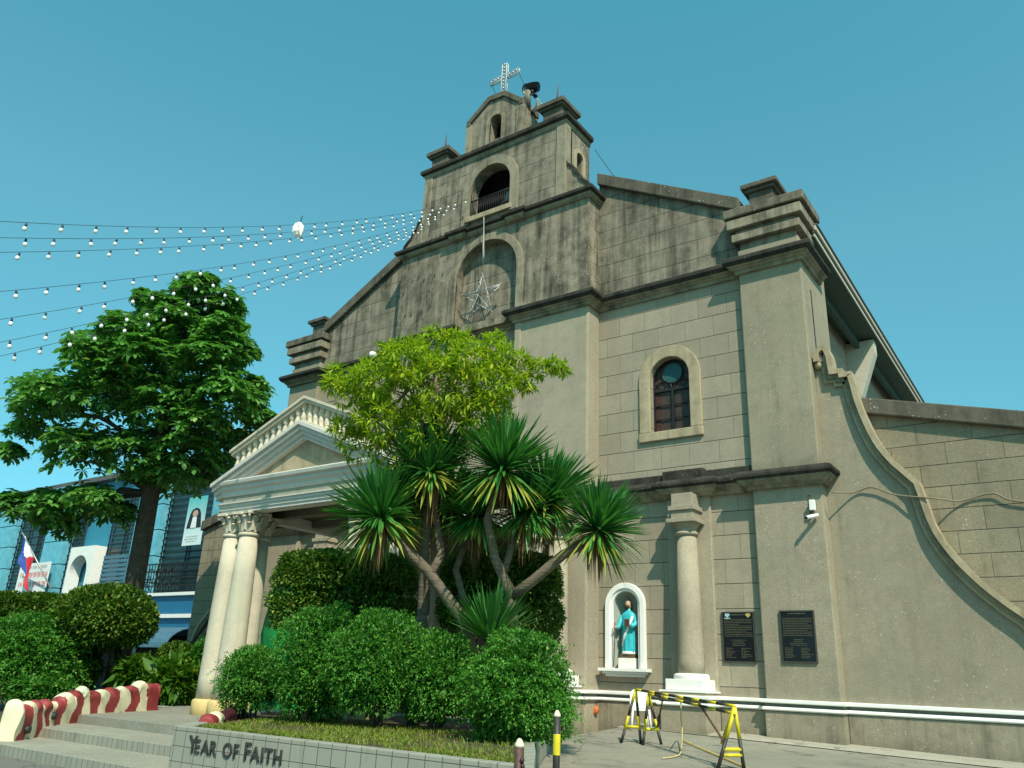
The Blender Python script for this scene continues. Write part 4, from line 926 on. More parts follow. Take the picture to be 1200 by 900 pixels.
for i, (x, y, r) in enumerate(CL):
    deep = (-1.9, 0.0, 1.9) if r > 25 else (-0.7, 0.6)
    for dd in deep:
        dist = TD + dd + rng.uniform(-.5, .5); c = np.array(at_d(x + rng.uniform(-6, 6), y + rng.uniform(-5, 5), dist)); rw = r * dist / FPX * (1.12 if dd == 0 else 0.95)
        R3 = np.array([rw, rw, rw * 0.6]) * 1.1; P, d = rosettes(c, R3, int(5 + r * 2.05), 0.5, i); P = P + npr.normal(size=P.shape) * rw * 0.11
        if r > 15: ends.append((tuple(c - np.array([0, 0, 0.2])), min(0.98, max(0.55, (c[2] - 1.5) / 11.0))))
        for p, q in zip(P, d):
            k = rng.randint(6, 9); a0 = rng.uniform(0, 6.28); ax = unit(q * 0.6 + np.array([0, 0, 0.9]) + rnd_dir(1)[0] * 0.35); u = unit(np.cross(ax, [0.3, 0.9, 0.1])); v = np.cross(ax, u)
            an = a0 + np.arange(k) * 2 * math.pi / k; dirs = unit(np.outer(np.cos(an), u) + np.outer(np.sin(an), v) + ax * npr.uniform(-0.2, 0.2, (k, 1))); Bs.append(np.repeat(p[None], k, 0)); Ds.append(dirs)
Bs = np.concatenate(Bs); Ds = np.concatenate(Ds); n = len(Bs); tn = np.clip(npr.normal(0.42, 0.18, n) + 0.22 * np.sin(Bs @ np.array([9.1, 7.3, 11.7])), 0, 0.92); tn = np.where(npr.random(n) < 0.03, 0.99, tn)
broad_mesh('crown', Bs - np.array(bt.location), Ds, npr.uniform(0.19, 0.34, n), npr.uniform(0.09, 0.145, n), M['leaf_tree'], tn, bt, up=np.array([[0.0, 0.0, 1.0]]) + rnd_dir(n) * 0.35)
limb_tree(bt, ground_loc(at_d(146, 740, TD), -0.6), at_d(215, 370, TD), ends[::4], 0.31, M['bark_dark'])

# forked spiky plant
sp = thing('spiky_tree', 'branching spiky plant with heads of dark sword leaves on bare leaning stems', 'plant', ground_loc(at_d(575, 770, 13.9), PZ - .05))
HEADS = [(446, 608, 14.0, (-0.35, 0, 1.0), 84), (505, 556, 14.6, (-0.15, 0.2, 1), 82), (590, 552, 14.0, (0.05, -0.1, 1), 86), (528, 592, 15.0, (0.1, 0.3, 1), 62), (640, 588, 14.7, (0.3, 0.2, 1), 80), (700, 622, 13.7, (0.36, -0.1, 0.95), 76), (618, 600, 14.4, (-0.1, -0.3, 0.7), 60), (476, 590, 14.9, (-0.3, 0.3, 0.8), 62), (560, 606, 14.5, (-0.1, -0.2, 0.8), 62)]
def sword_head(name, c, axis, rad, n, mat, parent, lo=-0.75):
    ax = unit(np.array(axis, float)); u = unit(np.cross(ax, [0.2, 1, 0.1])); v = np.cross(ax, u)
    ct = npr.uniform(lo, 0.985, n); ct = np.where(npr.random(n) < 0.4, npr.uniform(0.35, 0.985, n), ct); st_ = np.sqrt(1 - ct ** 2); an = npr.uniform(0, 6.28, n)
    D = np.outer(st_ * np.cos(an), u) + np.outer(st_ * np.sin(an), v) + ct[:, None] * ax
    L = rad * npr.uniform(0.8, 1.06, n) * (0.74 + 0.26 * np.clip((ct + 0.15) / 0.9, 0, 1)); W = npr.uniform(0.040, 0.058, n)
    tone = np.clip(npr.normal(0.35, 0.2, n), 0, 0.9); tone = np.where(ct < -0.15, np.where(npr.random(n) < 0.55, 0.99, 0.85), tone)
    S = unit(np.cross(D, ax + rnd_dir(n) * 0.08)); N = np.cross(S, D); K = 6; V = []; sag = np.where(ct > 0.3, npr.uniform(0.0, 0.14, n), npr.uniform(0.1, 0.5, n))
    for j in range(K):
        f = j / (K - 1); wd = (0.55 + 1.5 * f) * (1 - f) ** 0.6 * 1.3 if f < 1 else 0.02; wd = min(wd, 1.0)
        ctr = c + D * (L * (0.04 + 0.96 * f))[:, None] + np.array([0, 0, -1.0]) * (L * sag * f * f)[:, None]
        V += [ctr - S * (W * wd * 0.5)[:, None], ctr - N * (W * wd * 0.22)[:, None], ctr + S * (W * wd * 0.5)[:, None]]
    V = np.stack(V, 1).reshape(-1, 3); i = np.arange(n)[:, None] * (3 * K)
    q = []
    for j in range(K - 1):
        for b in (0, 1): q.append(i + np.array([[j * 3 + b, j * 3 + b + 1, j * 3 + 4 + b, j * 3 + 3 + b]]))
    F = np.concatenate(q, 1).reshape(-1, 4); return raw_mesh(name, V, F, mat, np.repeat(tone, 3 * K), parent)
spl = np.array(sp.location); hp = []
for x, y, d_, ax, rpx in HEADS:
    c = at_d(x, y, d_); hp.append(c); axw = np.array(RR) * ax[0] + np.array([-RR.y, RR.x, 0]) * ax[1] + np.array([0, 0, ax[2]])
    sword_head('leaf_head', np.array(c) - spl, axw, rpx * 0.95 * d_ / FPX, 380, M['leaf_sword'], sp, lo=-0.62)
    m = MB()
    for _ in range(44):
        a = rng.uniform(0, 6.28); r0 = rng.uniform(0.02, 0.14); l = rng.uniform(0.35, 1.0); p = Vector((r0 * math.cos(a), r0 * math.sin(a), -0.05)); q = p + Vector((0.09 * math.cos(a), 0.09 * math.sin(a), -l)); w_ = 0.019
        o = Vector(c) - Vector(sp.location); t_ = Vector((-math.sin(a), math.cos(a), 0)) * w_; k = p.lerp(q, 0.35) + Vector((math.cos(a), math.sin(a), 0)) * 0.06
        m.add([o + p - t_, o + p + t_, o + k + t_, o + k - t_, o + q], [(0, 1, 2, 3), (3, 2, 4)])
    m.build('dead_leaves', M['dead'], sp, fix=False)
def stem(name, pts, r):
    m = MB(); P = [at_d(*p) if len(p) == 3 else Vector(p) for p in pts]; m.tube(P, r, 9); m.build(name, M['bark'], sp, shift=sp.location)
g1 = Vector(sp.location)
stem('stem', [(560, 790, 14.0), (540, 722, 14.1), (500, 668, 14.1), (468, 636, 14.05), (446, 612, 14.0)], [0.13, 0.11, 0.095, 0.085, 0.06])
stem('stem', [(505, 672, 14.1), (517, 650, 14.4), (512, 610, 14.6), (505, 565, 14.6)], [0.08, 0.075, 0.065, 0.05])
stem('stem', [(598, 800, 14.0), (600, 735, 14.0), (597, 692, 14.0), (580, 655, 14.0), (571, 610, 14.0), (588, 556, 14.0)], [0.13, 0.12, 0.10, 0.085, 0.075, 0.055])
stem('stem', [(598, 700, 14.0), (625, 680, 13.9), (660, 650, 13.8), (704, 626, 13.7)], [0.095, 0.09, 0.085, 0.07])
stem('stem', [(590, 672, 14.0), (602, 632, 14.3), (636, 594, 14.7)], [0.07, 0.065, 0.05])
stem('stem', [(548, 720, 14.4), (534, 668, 14.7), (548, 630, 14.9), (530, 596, 15.0)], [0.07, 0.065, 0.06, 0.045])
us = thing('sword_plant', 'upright clump of dark sword leaves between the forked stems', 'plant', ground_loc(at_d(576, 760, 13.5), PZ - .05))
c = at_d(574, 752, 13.5); sword_head('leaves', np.array(c) - np.array(us.location), (0, 0, 1), 1.15, 120, M['leaf_sword'], us, lo=0.55)

# ------------------------------------------------------------------ small plants on the left, wavy striped wall
GL = 'garden shrubs behind the striped wall'
tag(MB().slab([(-4.0, -9.3), (-5.0, -6.4), (-9.5, -5.0), (-9.5, -0.4), (-60, -0.4), (-60, -12.4), (-2.3, -12.4), (-2.2, -11.2)], -0.52, -0.30).build('garden_bed', M['earth']), kind='structure')
shrub('rounded_shrub', 'large mound of bright green leaves at the far left behind the striped wall', 32, 770, 62, 50, 23.0, -0.3, 15000, 0.5, M['leaf_shrub'], GL, seed=31, ll=0.11, sprigs=200)
shrub('rounded_shrub', 'low green shrub at the foot of the large left mound', 48, 806, 34, 14, 22.0, -0.3, 3500, 0.5, M['leaf_shrub'], GL, seed=33, ll=0.12)
tp = shrub('topiary_tree', 'clipped mushroom-shaped topiary under the dark trunk of the big tree', 121, 726, 58, 38, 24.0, -0.3, 14000, 0.6, M['leaf_hedge'], None, seed=36, ll=0.13, lab_cat='topiary', amp=0.06, stems=False)
m = MB(); P0 = Vector(tp.location)
for x0, x1 in ((136, 128), (142, 150)): m.tube([at_d(x0, 815, 24.0), at_d((x0 + x1) / 2, 775, 24.0), at_d(x1, 735, 24.0)], [0.13, 0.10, 0.06], 7)
m.build('trunk', M['bark_dark'], tp, shift=P0)
shrub('leafy_shrub', 'dark leafy shrub filling the shade below the topiary', 88, 783, 28, 24, 24.3, -0.3, 4500, 0.55, M['leaf_hedge'], GL, seed=38, ll=0.14)
shrub('leafy_shrub', 'yellowish clipped shrub against the blue wall', 205, 772, 22, 16, 25.0, -0.3, 3500, 0.6, M['leaf_hedge'], GL, seed=39, ll=0.12)
shrub('leafy_shrub', 'bright croton with lime leaves beside the porch columns', 203, 798, 26, 22, 22.5, -0.1, 1500, 0.42, M['leaf_bright'], GL, seed=41, ll=0.26, amp=0.2)
shrub('leafy_shrub', 'green leafy plant just right of the topiary stem', 160, 792, 22, 18, 23.5, -0.3, 1800, 0.42, M['leaf_bright'], GL, seed=43, ll=0.22, amp=0.2)
shrub('thin_shrub', 'sparse grey-green bush at the foot of the left buttress', 232, 778, 14, 24, 23.5, -0.1, 1200, 0.3, M['leaf_shrub'], GL, seed=44, ll=0.15, amp=0.3)
shrub('clipped_hedge', 'long dark hedge running below the blue building at the far left', 20, 733, 70, 36, 34.0, -0.3, 14000, 0.6, M['leaf_hedge'], None, box=0.6, depth=0.6, seed=46, ll=0.17, lab_cat='hedge', amp=0.05)

M['red'] = plain('oxblood_paint', (0.27, 0.035, 0.035), 0.6, var=0.2, scale=4, bump=0.35); M['cream'] = plain('cream_paint', (0.66, 0.61, 0.42), 0.65, var=0.12, scale=4, bump=0.35)
M['maroon'] = plain('shaded_maroon_paint', (0.055, 0.012, 0.018), 0.5, var=0.2, bump=0.3)
def wavy_wall(name, label, path, tops, stripes, zb, loc, mats, thick=0.16, bumps=1.0, seed=2):
    r = random.Random(seed); t = thing(name, label, 'wall', loc); Ps = [Vector(p) for p in path]
    ls = [0]
    for a, b in zip(Ps[:-1], Ps[1:]): ls.append(ls[-1] + (b - a).length)
    Lg = ls[-1]; n = max(60, int(Lg / 0.018)); K = 46; V = []; F = []; mi = []
    def at(s):
        for i in range(len(Ps) - 1):
            if s <= ls[i + 1] + 1e-9: f = (s - ls[i]) / (ls[i + 1] - ls[i]); return Ps[i].lerp(Ps[i + 1], f), tops[i] + (tops[i + 1] - tops[i]) * f
        return Ps[-1], tops[-1]
    ph = [r.uniform(0, 6.28) for _ in range(4)]
    for i in range(n + 1):
        s = Lg * i / n; p, zt = at(s); q, _ = at(min(s + 0.05, Lg)); q0, _ = at(max(s - 0.05, 0)); d = (q - q0).normalized(); nr = Vector((d.y, -d.x))
        k0 = 0.0
        for e, c in stripes:
            if s < e: break
            k0 = e
        e = min(e, Lg); fr = min(1, max(0, (s - k0) / max(e - k0, 0.05))); hs = random.Random(int(k0 * 1000) + seed).uniform(-0.05, 0.09)
        zt += bumps * (hs * math.sin(fr * math.pi) ** 0.5 + 0.07 * math.sin(fr * math.pi) ** 0.6) - 0.04
        for k in range(K):
            f = k / (K - 1)       # up one side, over the rounded crown, down the other
            if f < 0.4: z = zb + (zt - thick * .8 - zb) * f / 0.4; u = thick * (1 + 0.12 * math.sin(z * 7 + s * 3))
            elif f > 0.6: z = zb + (zt - thick * .8 - zb) * (1 - f) / 0.4; u = -thick * (1 + 0.12 * math.sin(z * 6 + s * 2))
            else: a = (f - 0.4) / 0.2 * math.pi; z = zt - thick * .8 + thick * .8 * math.sin(a); u = thick * math.cos(a)
            u += 0.018 * math.sin(s * 13 + z * 9 + ph[2]); V.append((p.x + nr.x * u - loc[0], p.y + nr.y * u - loc[1], z - loc[2]))
    for i in range(n):
        for k in range(K - 1):
            F.append((i * K + k, i * K + k + 1, (i + 1) * K + k + 1, (i + 1) * K + k)); z = V[i * K + k][2]; s = Lg * (i + .5) / n + 0.05 * math.sin(z * 6.5 + i * 0.05) + 0.025 * math.sin(z * 15)
            j = 0
            for e, c in stripes:
                if s < e: j = c; break
            else: j = stripes[-1][1]
            mi.append(j)
    F += [tuple(range(K)), tuple(range(n * K + K - 1, n * K - 1, -1))]; mi += [mi[0], mi[-1]]
    m = MB(); m.v = V; m.f = F; m.m = mi; m.sm = [True] * (len(F) - 2) + [False] * 2
    m.build('wall_body', mats, t); return t, at
ST = []; e = 0; c = 1
for k, wd in enumerate((0.16, 0.34, 0.30, 0.22, 0.2, 0.26, 0.26, 0.26, 0.34, 0.36, 0.26, 0.36, 0.30, 0.34, 0.36, 0.34, 0.36, 0.4)): e += wd; ST.append((e, c)); c = 1 - c
wpath = [(-1.62, -11.75), (-2.2, -11.15), (-2.75, -10.55), (-3.32, -9.75), (-3.85, -8.7), (-4.2, -7.9), (-4.5, -7.15)]
wt, wat = wavy_wall('striped_wall', 'wavy red and cream striped wall beside the entrance steps', wpath, [0.26, 0.28, 0.28, 0.44, 0.50, 0.56, 0.56], ST, -0.62, (-3.2, -9.7, -0.5), [M['red'], M['cream']])
M['pipe'] = plain('black_pipe', (0.02, 0.02, 0.02), 0.6)
for s_, z in ((0.42, -0.16), (1.55, 0.02)):
    p, _ = wat(s_); q, _ = wat(s_ + 0.1); d = (q - p).normalized(); nr = Vector((-d.y, d.x)); nr = nr if nr.dot(Vector((CAM.x - p.x, CAM.y - p.y))) > 0 else -nr
    m = MB(); a = Vector((p.x + nr.x * 0.1, p.y + nr.y * 0.1, z)); b = Vector((p.x + nr.x * 0.22, p.y + nr.y * 0.22, z)); m.tube([a, b], [0.07, 0.07], 12); m.build('drain_pipe', M['pipe'], wt, shift=wt.location)
wavy_wall('striped_kerb', 'short red, cream and shade-darkened burgundy kerb piece lying at the planter corner', [(3.15, -11.05), (2.65, -10.45), (2.2, -9.9), (1.9, -9.55)], [0.36, 0.36, 0.42, 0.50], [(0.45, 0), (0.85, 1), (3, 2)], PZ - 0.3, (2.6, -10.4, PZ), [M['red'], M['cream'], M['maroon']], thick=0.12, bumps=0.5, seed=5)  # last stretch is burgundy with its shadow put into the colour

# ------------------------------------------------------------------ blue building far left
BY = 4.0
def bx(px_): return at_y(px_, 650, BY).x
def bz(px_, py_): return at_y(px_, py_, BY).z
M['blue'] = plain('deep_blue_wall', (0.012, 0.13, 0.26), 0.45, var=0.12); M['blue2'] = plain('teal_blue_wall', (0.03, 0.20, 0.30), 0.5, var=0.15)
M['grillegap'] = plain('dark_glazing', (0.02, 0.05, 0.06), 0.2, var=0.3)
bb = thing('blue_building', 'blue glazed building with dark barred windows behind the big tree', 'building', (-32, BY + 6, -0.5)); BL = (-32, BY + 6, -0.5)
def bpart(name, m, mat, parent=None): return m.build(name, mat, parent or bb, shift=BL)
bpart('wall', MB().box(-75, -19.2, BY, BY + 14, -0.6, 10.7), M['blue2'])
bpart('roof', MB().box(-75.3, -18.9, BY - 0.35, BY + 14.2, 10.72, 11.0), M['roof'])
def panel(x0, x1, z0, z1):
    m = MB(); z = z0
    while z < z1 - 0.2:
        h = min(1.32, z1 - z); m.box(x0, x1, BY - 0.55, BY, z + 0.025, z + h - 0.025); z += h
    return bpart('glazed_panel', m, M['blueglass'])
def bars(x0, x1, z0, z1, n):
    w_ = bpart('window', MB().box(x0, x1, BY - 0.06, BY + 0.02, z0, z1), M['grillegap']); m = MB()
    for i in range(n + 1): z = z0 + (z1 - z0) * i / n; m.box(x0, x1, BY - 0.22, BY - 0.17, z - 0.02, z + 0.02)
    for i in range(3): x = x0 + (x1 - x0) * i / 2; m.box(x - 0.03, x + 0.03, BY - 0.17, BY - 0.12, z0, z1)
    bpart('window_bars', m, M['iron'], w_)
cols = [(-75, -60, 0), (-60, -57.5, 1), (-57.5, -52, 0), (-52, -49.5, 1), (-49.5, -46, 0), (-46, -43.6, 1), (bx(0), bx(20), 0), (bx(20), bx(44), 1), (bx(60), bx(83), 0), (bx(83), bx(96), 1), (bx(163), bx(192), 0), (bx(192), bx(252), 1), (bx(252), -19.2, 0)]
for x0, x1, k in cols:
    if k == 0: panel(x0, x1, -0.5, 10.7)
    else: bars(x0, x1, 3.0 if x0 > -27 else 0.3, 10.2, 22)
bars(bx(44) + .05, bx(60) - .05, 2.4, 9.5, 16)
bars(bx(128), bx(163) - .05, 1.4, 9.8, 18)
m = MB(); xa, xb = bx(98), bx(126); wall(m, xa, xb, -0.5, lambda x: 6.9, BY - 0.75, BY - 0.1, [((xa + xb) / 2 - 0.1, (xb - xa) * 0.36, -0.5, bz(110, 668) - 0.2)]); bpart('white_archway', m, M['white'])
x0, x1 = bx(172), bx(226); zt = bz(200, 698)
for nm, zz0, zz1, dy, mt in (('balcony', zt - 0.95, zt - 0.14, 1.0, 'blue'), ('balcony_ledge', zt - 0.14, zt, 1.15, 'white'), ('lower_ledge', zt - 1.14, zt - 0.97, 1.1, 'white'), ('lower_wall', zt - 1.9, zt - 1.14, 0.95, 'blue')):
    bpart(nm, MB().box(x0, x1 + 3.5, BY - dy, BY + 0.01, zz0, zz1), M[mt])
m = MB(); m.cur = 0
zc = zt - 1.55
for i in range(8):
    a0, a1 = i / 8 * math.pi / 2, (i + 1) / 8 * math.pi / 2; q = [(BY - 1.0 - 1.5 * math.sin(a0), zc - 0.9 * (1 - math.cos(a0))), (BY - 1.0 - 1.5 * math.sin(a1), zc - 0.9 * (1 - math.cos(a1)))]
    m.add([(x0 - 1.2, q[0][0], q[0][1]), (x1 + 3, q[0][0], q[0][1]), (x1 + 3, q[1][0], q[1][1]), (x0 - 1.2, q[1][0], q[1][1]), (x0 - 1.2, q[0][0], q[0][1] - .04), (x1 + 3, q[0][0], q[0][1] - .04), (x1 + 3, q[1][0], q[1][1] - .04), (x0 - 1.2, q[1][0], q[1][1] - .04)], [(0, 1, 2, 3), (7, 6, 5, 4), (0, 4, 5, 1), (2, 6, 7, 3), (0, 3, 7, 4), (1, 5, 6, 2)])
M['awn'] = plain('slate_blue_awning', (0.07, 0.15, 0.21), 0.35, var=0.15); bpart('awning', m, M['awn'])
bpart('shopfront', MB().box(x0 - 2, x1 + 3, BY - 0.5, BY, -0.5, zt - 1.95), M['dark'])
m = MB()
for i in range(8): z = zt + 0.25 + i * 0.22; m.box(bx(152), bx(192), BY - 1.35, BY - 1.30, z, z + 0.15)
for x in (bx(152), bx(172), bx(192)): m.box(x - 0.04, x + 0.04, BY - 1.3, BY - 1.24, zt - 0.1, zt + 2.0)
bpart('slatted_screen', m, M['awn'])
m = MB()
for i in range(4): z = zt + 0.3 + i * 0.35; m.box(bx(192), x1 + 3.5, BY - 1.08, BY - 1.03, z, z + 0.05)
for i in range(26): x = bx(192) + (x1 + 3.5 - bx(192)) * i / 25; m.box(x - 0.015, x + 0.015, BY - 1.07, BY - 1.04, zt, zt + 1.35)
for i in range(5):
    for j in range(2):
        c = Vector((bx(197) + i * 0.62, BY - 1.1, zt + 0.45 + j * 0.5)); m.tube([c + Vector((0.2 * math.cos(a), 0, 0.2 * math.sin(a))) for a in lin(0, 5.2, 14)], 0.028, 5)
bpart('balcony_railing', m, M['iron'])
# banners and flag
M['teal_banner'] = None
t = NT('printed_teal_banner'); g = t.obj(); s_ = t.n('ShaderNodeSeparateXYZ'); t.l(g, s_.inputs[0]); nz = t.noise(g, 1.6, 3)
t.l(t.mix(t.ramp(t.math('ADD', s_.outputs[2], t.math('MULTIPLY', nz, 0.8)), 0.9, 2.6), (0.62, 0.76, 0.76), (0.10, 0.46, 0.48)), t.b.inputs['Base Color']); t.b.inputs['Roughness'].default_value = 0.5; M['teal_banner'] = t.mat
bn = thing('portrait_banner', 'tall teal banner with a veiled woman hung on the barred window', 'banner', at_y(213, 640, BY - 1.25))
z0 = 0.0; H = bz(220, 588) - bz(213, 640); W2 = (bx(233) - bx(213))
m = MB(); m.box(0, W2, -0.02, 0.02, 0, H + 0.05); m.build('cloth', M['teal_banner'], bn)
M['veil'] = plain('black_print', (0.015, 0.015, 0.02), 0.6); M['skin_print'] = plain('pale_print', (0.50, 0.33, 0.25), 0.6, var=0.05); M['pale_print'] = plain('white_print', (0.75, 0.78, 0.76), 0.6, var=0.05); M['grey_print'] = plain('grey_print', (0.30, 0.36, 0.36), 0.6)
cxb = W2 * 0.5; cz = H * 0.60
m = MB(); m.prism([(cxb + a * W2, cz + b * H) for a, b in ((-0.40, -0.24), (0.40, -0.24), (0.29, 0.06), (0.19, 0.15), (0, 0.185), (-0.19, 0.15), (-0.29, 0.06))], -0.032, -0.021); m.build('veil', M['veil'], bn)
m = MB(); m.prism([(cxb + 0.145 * W2 * math.cos(a), cz + 0.06 * H + 0.075 * H * math.sin(a)) for a in lin(0, 6.2832, 19)[:-1]], -0.040, -0.033); m.build('face', M['skin_print'], bn)
m = MB(); m.prism([(cxb + a * W2, cz + b * H) for a, b in ((-0.17, -0.24), (0.14, -0.24), (0.10, -0.01), (-0.11, -0.01))], -0.040, -0.033); m.build('collar', M['pale_print'], bn)
m = MB()
for i, (u0, u1) in enumerate(((0.15, 0.85), (0.1, 0.8), (0.2, 0.75))):
    z = H * (0.17 - i * 0.05); x = u0 * W2
    while x < u1 * W2: l = rng.uniform(0.05, 0.16); m.box(x, min(x + l, u1 * W2), -0.026, -0.021, z, z + 0.05); x += l + 0.05
m.build('caption', M['grey_print'], bn)
sb = thing('lettered_banner', 'white banner with two red text lines under the flag', 'banner', at_y(17, 695, BY - 0.9))
W2 = bx(49) - bx(17); H = bz(20, 663) - bz(17, 695)
m = MB(); m.box(0, W2, -0.02, 0.02, 0, H); m.build('cloth', M['pale_print'], sb)
M['red_print'] = plain('red_print', (0.55, 0.06, 0.07), 0.6)
def scribble(m, x0, x1, z, h):           # unreadable dense lettering
    x = x0
    while x < x1:
        k = rng.choice((0, 1, 2)); w_ = h * 0.62; t_ = h * 0.17
        m.box(x, x + t_, -0.028, -0.021, z, z + h)
        if k != 1: m.box(x + t_ + .003, x + w_ - t_ - .003, -0.028, -0.021, z + h - t_, z + h)
        if k != 0: m.box(x + t_ + .003, x + w_ - t_ - .003, -0.028, -0.021, z + h * 0.42, z + h * 0.42 + t_)
        if k != 2: m.box(x + w_ - t_, x + w_, -0.028, -0.021, z, z + h)
        x += w_ + h * (0.22 if rng.random() < 0.8 else 0.7)
m = MB(); scribble(m, W2 * .08, W2 * .92, H * .50, H * .17); scribble(m, W2 * .08, W2 * .94, H * .18, H * .17); m.build('red_lettering', M['red_print'], sb)
m = MB(); scribble(m, W2 * .1, W2 * .9, H * .80, H * .1); m.build('grey_lettering', M['grey_print'], sb)
p0 = at_y(60, 690, BY - 1.0); p1 = at_y(26, 624, BY - 2.2)
fg = thing('flag', 'limp blue, white and red national flag on a slanting pole', 'flag', p0)
m = MB(); m.tube([p0, p1], [0.045, 0.03], 8); m.build('pole', M['grey_metal'], fg, shift=p0)
M['fblue'] = plain('flag_blue', (0.01, 0.06, 0.30), 0.7); M['fred'] = plain('flag_red', (0.50, 0.015, 0.03), 0.7); M['fyellow'] = plain('flag_yellow', (0.75, 0.55, 0.05), 0.7)
m = MB(); NU, NV = 16, 14; top = p1.lerp(p0, 0.04); bot = p1.lerp(p0, 0.42)
V = []
for i in range(NU + 1):
    for j in range(NV + 1):
        u, v = i / NU, j / NV; b_ = top.lerp(bot, v); fall = 2.0 * u
        V.append((b_.x + 0.35 * u - 0.1 * math.sin(u * 3), b_.y + 0.12 * math.sin(v * 9 + u * 4) * (0.3 + u), b_.z - fall * (0.75 + 0.25 * v) + 0.05 * math.sin(v * 12)))
F = []
for i in range(NU):
    for j in range(NV):
        F.append((i * (NV + 1) + j, i * (NV + 1) + j + 1, (i + 1) * (NV + 1) + j + 1, (i + 1) * (NV + 1) + j)); u, v = (i + .5) / NU, (j + .5) / NV
        m.cur = 2 if u < 0.42 * (1 - abs(2 * v - 1)) else (0 if v < 0.5 else 1)
        m.m.append(m.cur)
m.v = V; m.f = F; m.sm = [True] * len(F)
fo = m.build('cloth', [M['fblue'], M['fred'], M['pale_print']], fg, shift=p0); sm_ = fo.modifiers.new('thickness', 'SOLIDIFY'); sm_.thickness = 0.012

# green sheet behind the porch columns
M['tarp'] = plain('green_plastic_sheet', (0.012, 0.30, 0.075), 0.35, var=0.2)
q = at_y(321, 780, -5.6); gs = thing('green_sheet', 'bright green plastic sheet leaning behind the porch columns', 'plastic sheet', (q.x, q.y, 0.0))
m = MB(); V = []; NU, NV = 12, 10
for i in range(NU + 1):
    for j in range(NV + 1):
        u, v = i / NU, j / NV; hgt = 3.1 * min(1.0, (0.60 + u * 1.5)) * (1 - 0.22 * max(0, u - 0.4)); V.append((-0.75 + 2.4 * u + 0.25 * v * (1 - u), 0.12 * math.sin(u * 9 + v * 3) - 0.15 * v, hgt * v))
F = [(i * (NV + 1) + j, (i + 1) * (NV + 1) + j, (i + 1) * (NV + 1) + j + 1, i * (NV + 1) + j + 1) for i in range(NU) for j in range(NV)]
m.smooth = True; m.add(V, F); o = m.build('sheet', M['tarp'], gs); md = o.modifiers.new('thickness', 'SOLIDIFY'); md.thickness = 0.02

# ------------------------------------------------------------------ things on the church
# roof cross of lattice with bulbs
M['crosspaint'] = plain('grey_white_enamel', (0.50, 0.52, 0.50), 0.5, var=0.1)
cr_ = thing('roof_cross', 'white lattice cross studded with bulbs on the top of the bell gable', 'cross', (0.05, -0.25, 20.88))
def lattice(m, a, b, w_, seg):
    a, b = Vector(a), Vector(b); d = (b - a).normalized(); s = Vector((0, 1, 0)).cross(d).normalized()
    for q in (-1, 1):
        for y in (-0.05, 0.05): m.tube([a + s * q * w_ + Vector((0, y, 0)), b + s * q * w_ + Vector((0, y, 0))], 0.016, 5)
    for i in range(seg):
        p, r_ = a.lerp(b, i / seg), a.lerp(b, (i + 1) / seg); f = 1 if i % 2 else -1; m.tube([p + s * w_ * f, r_ - s * w_ * f], 0.014, 4); m.tube([p + s * w_ + Vector((0, .05, 0)), p - s * w_ + Vector((0, .05, 0))], 0.014, 4)
    for p in (a, b): m.tube([p + s * w_, p - s * w_], 0.022, 5)
m = MB(); lattice(m, (0, 0, 0), (0, 0, 1.72), 0.10, 12); m.build('upright', M['crosspaint'], cr_)
m = MB(); lattice(m, (-0.66, 0, 1.12), (-0.12, 0, 1.12), 0.09, 4); lattice(m, (0.12, 0, 1.12), (0.66, 0, 1.12), 0.09, 4); m.build('crossbar', M['crosspaint'], cr_)
bsh = MB(); bsh.lathe([(0.005, -0.05), (0.035, -0.03), (0.04, 0.0), (0.03, 0.03), (0.012, 0.05)], 8); b0 = None
for p in [(0, 0.12 + i * 0.155) for i in range(11)] + [(x, 1.12) for x in (-0.58, -0.42, -0.26, 0.26, 0.42, 0.58)]:
    o = bsh.build('bulb', M['grey_metal'], cr_) if b0 is None else b0.copy()
    if b0 is None: b0 = o
    else: COL.objects.link(o); o.parent = cr_
    o.location = (p[0], -0.07, p[1])
m = MB(); m.tube([(0.64, 0, 1.05), (1.15, 0.1, -0.35)], 0.01, 4); m.build('guy_wire', M['iron'], cr_); m = MB(); m.tube([(-0.6, 0, 1.05), (-0.25, 0.2, 0.05)], 0.01, 4); m.build('guy_wire', M['iron'], cr_)
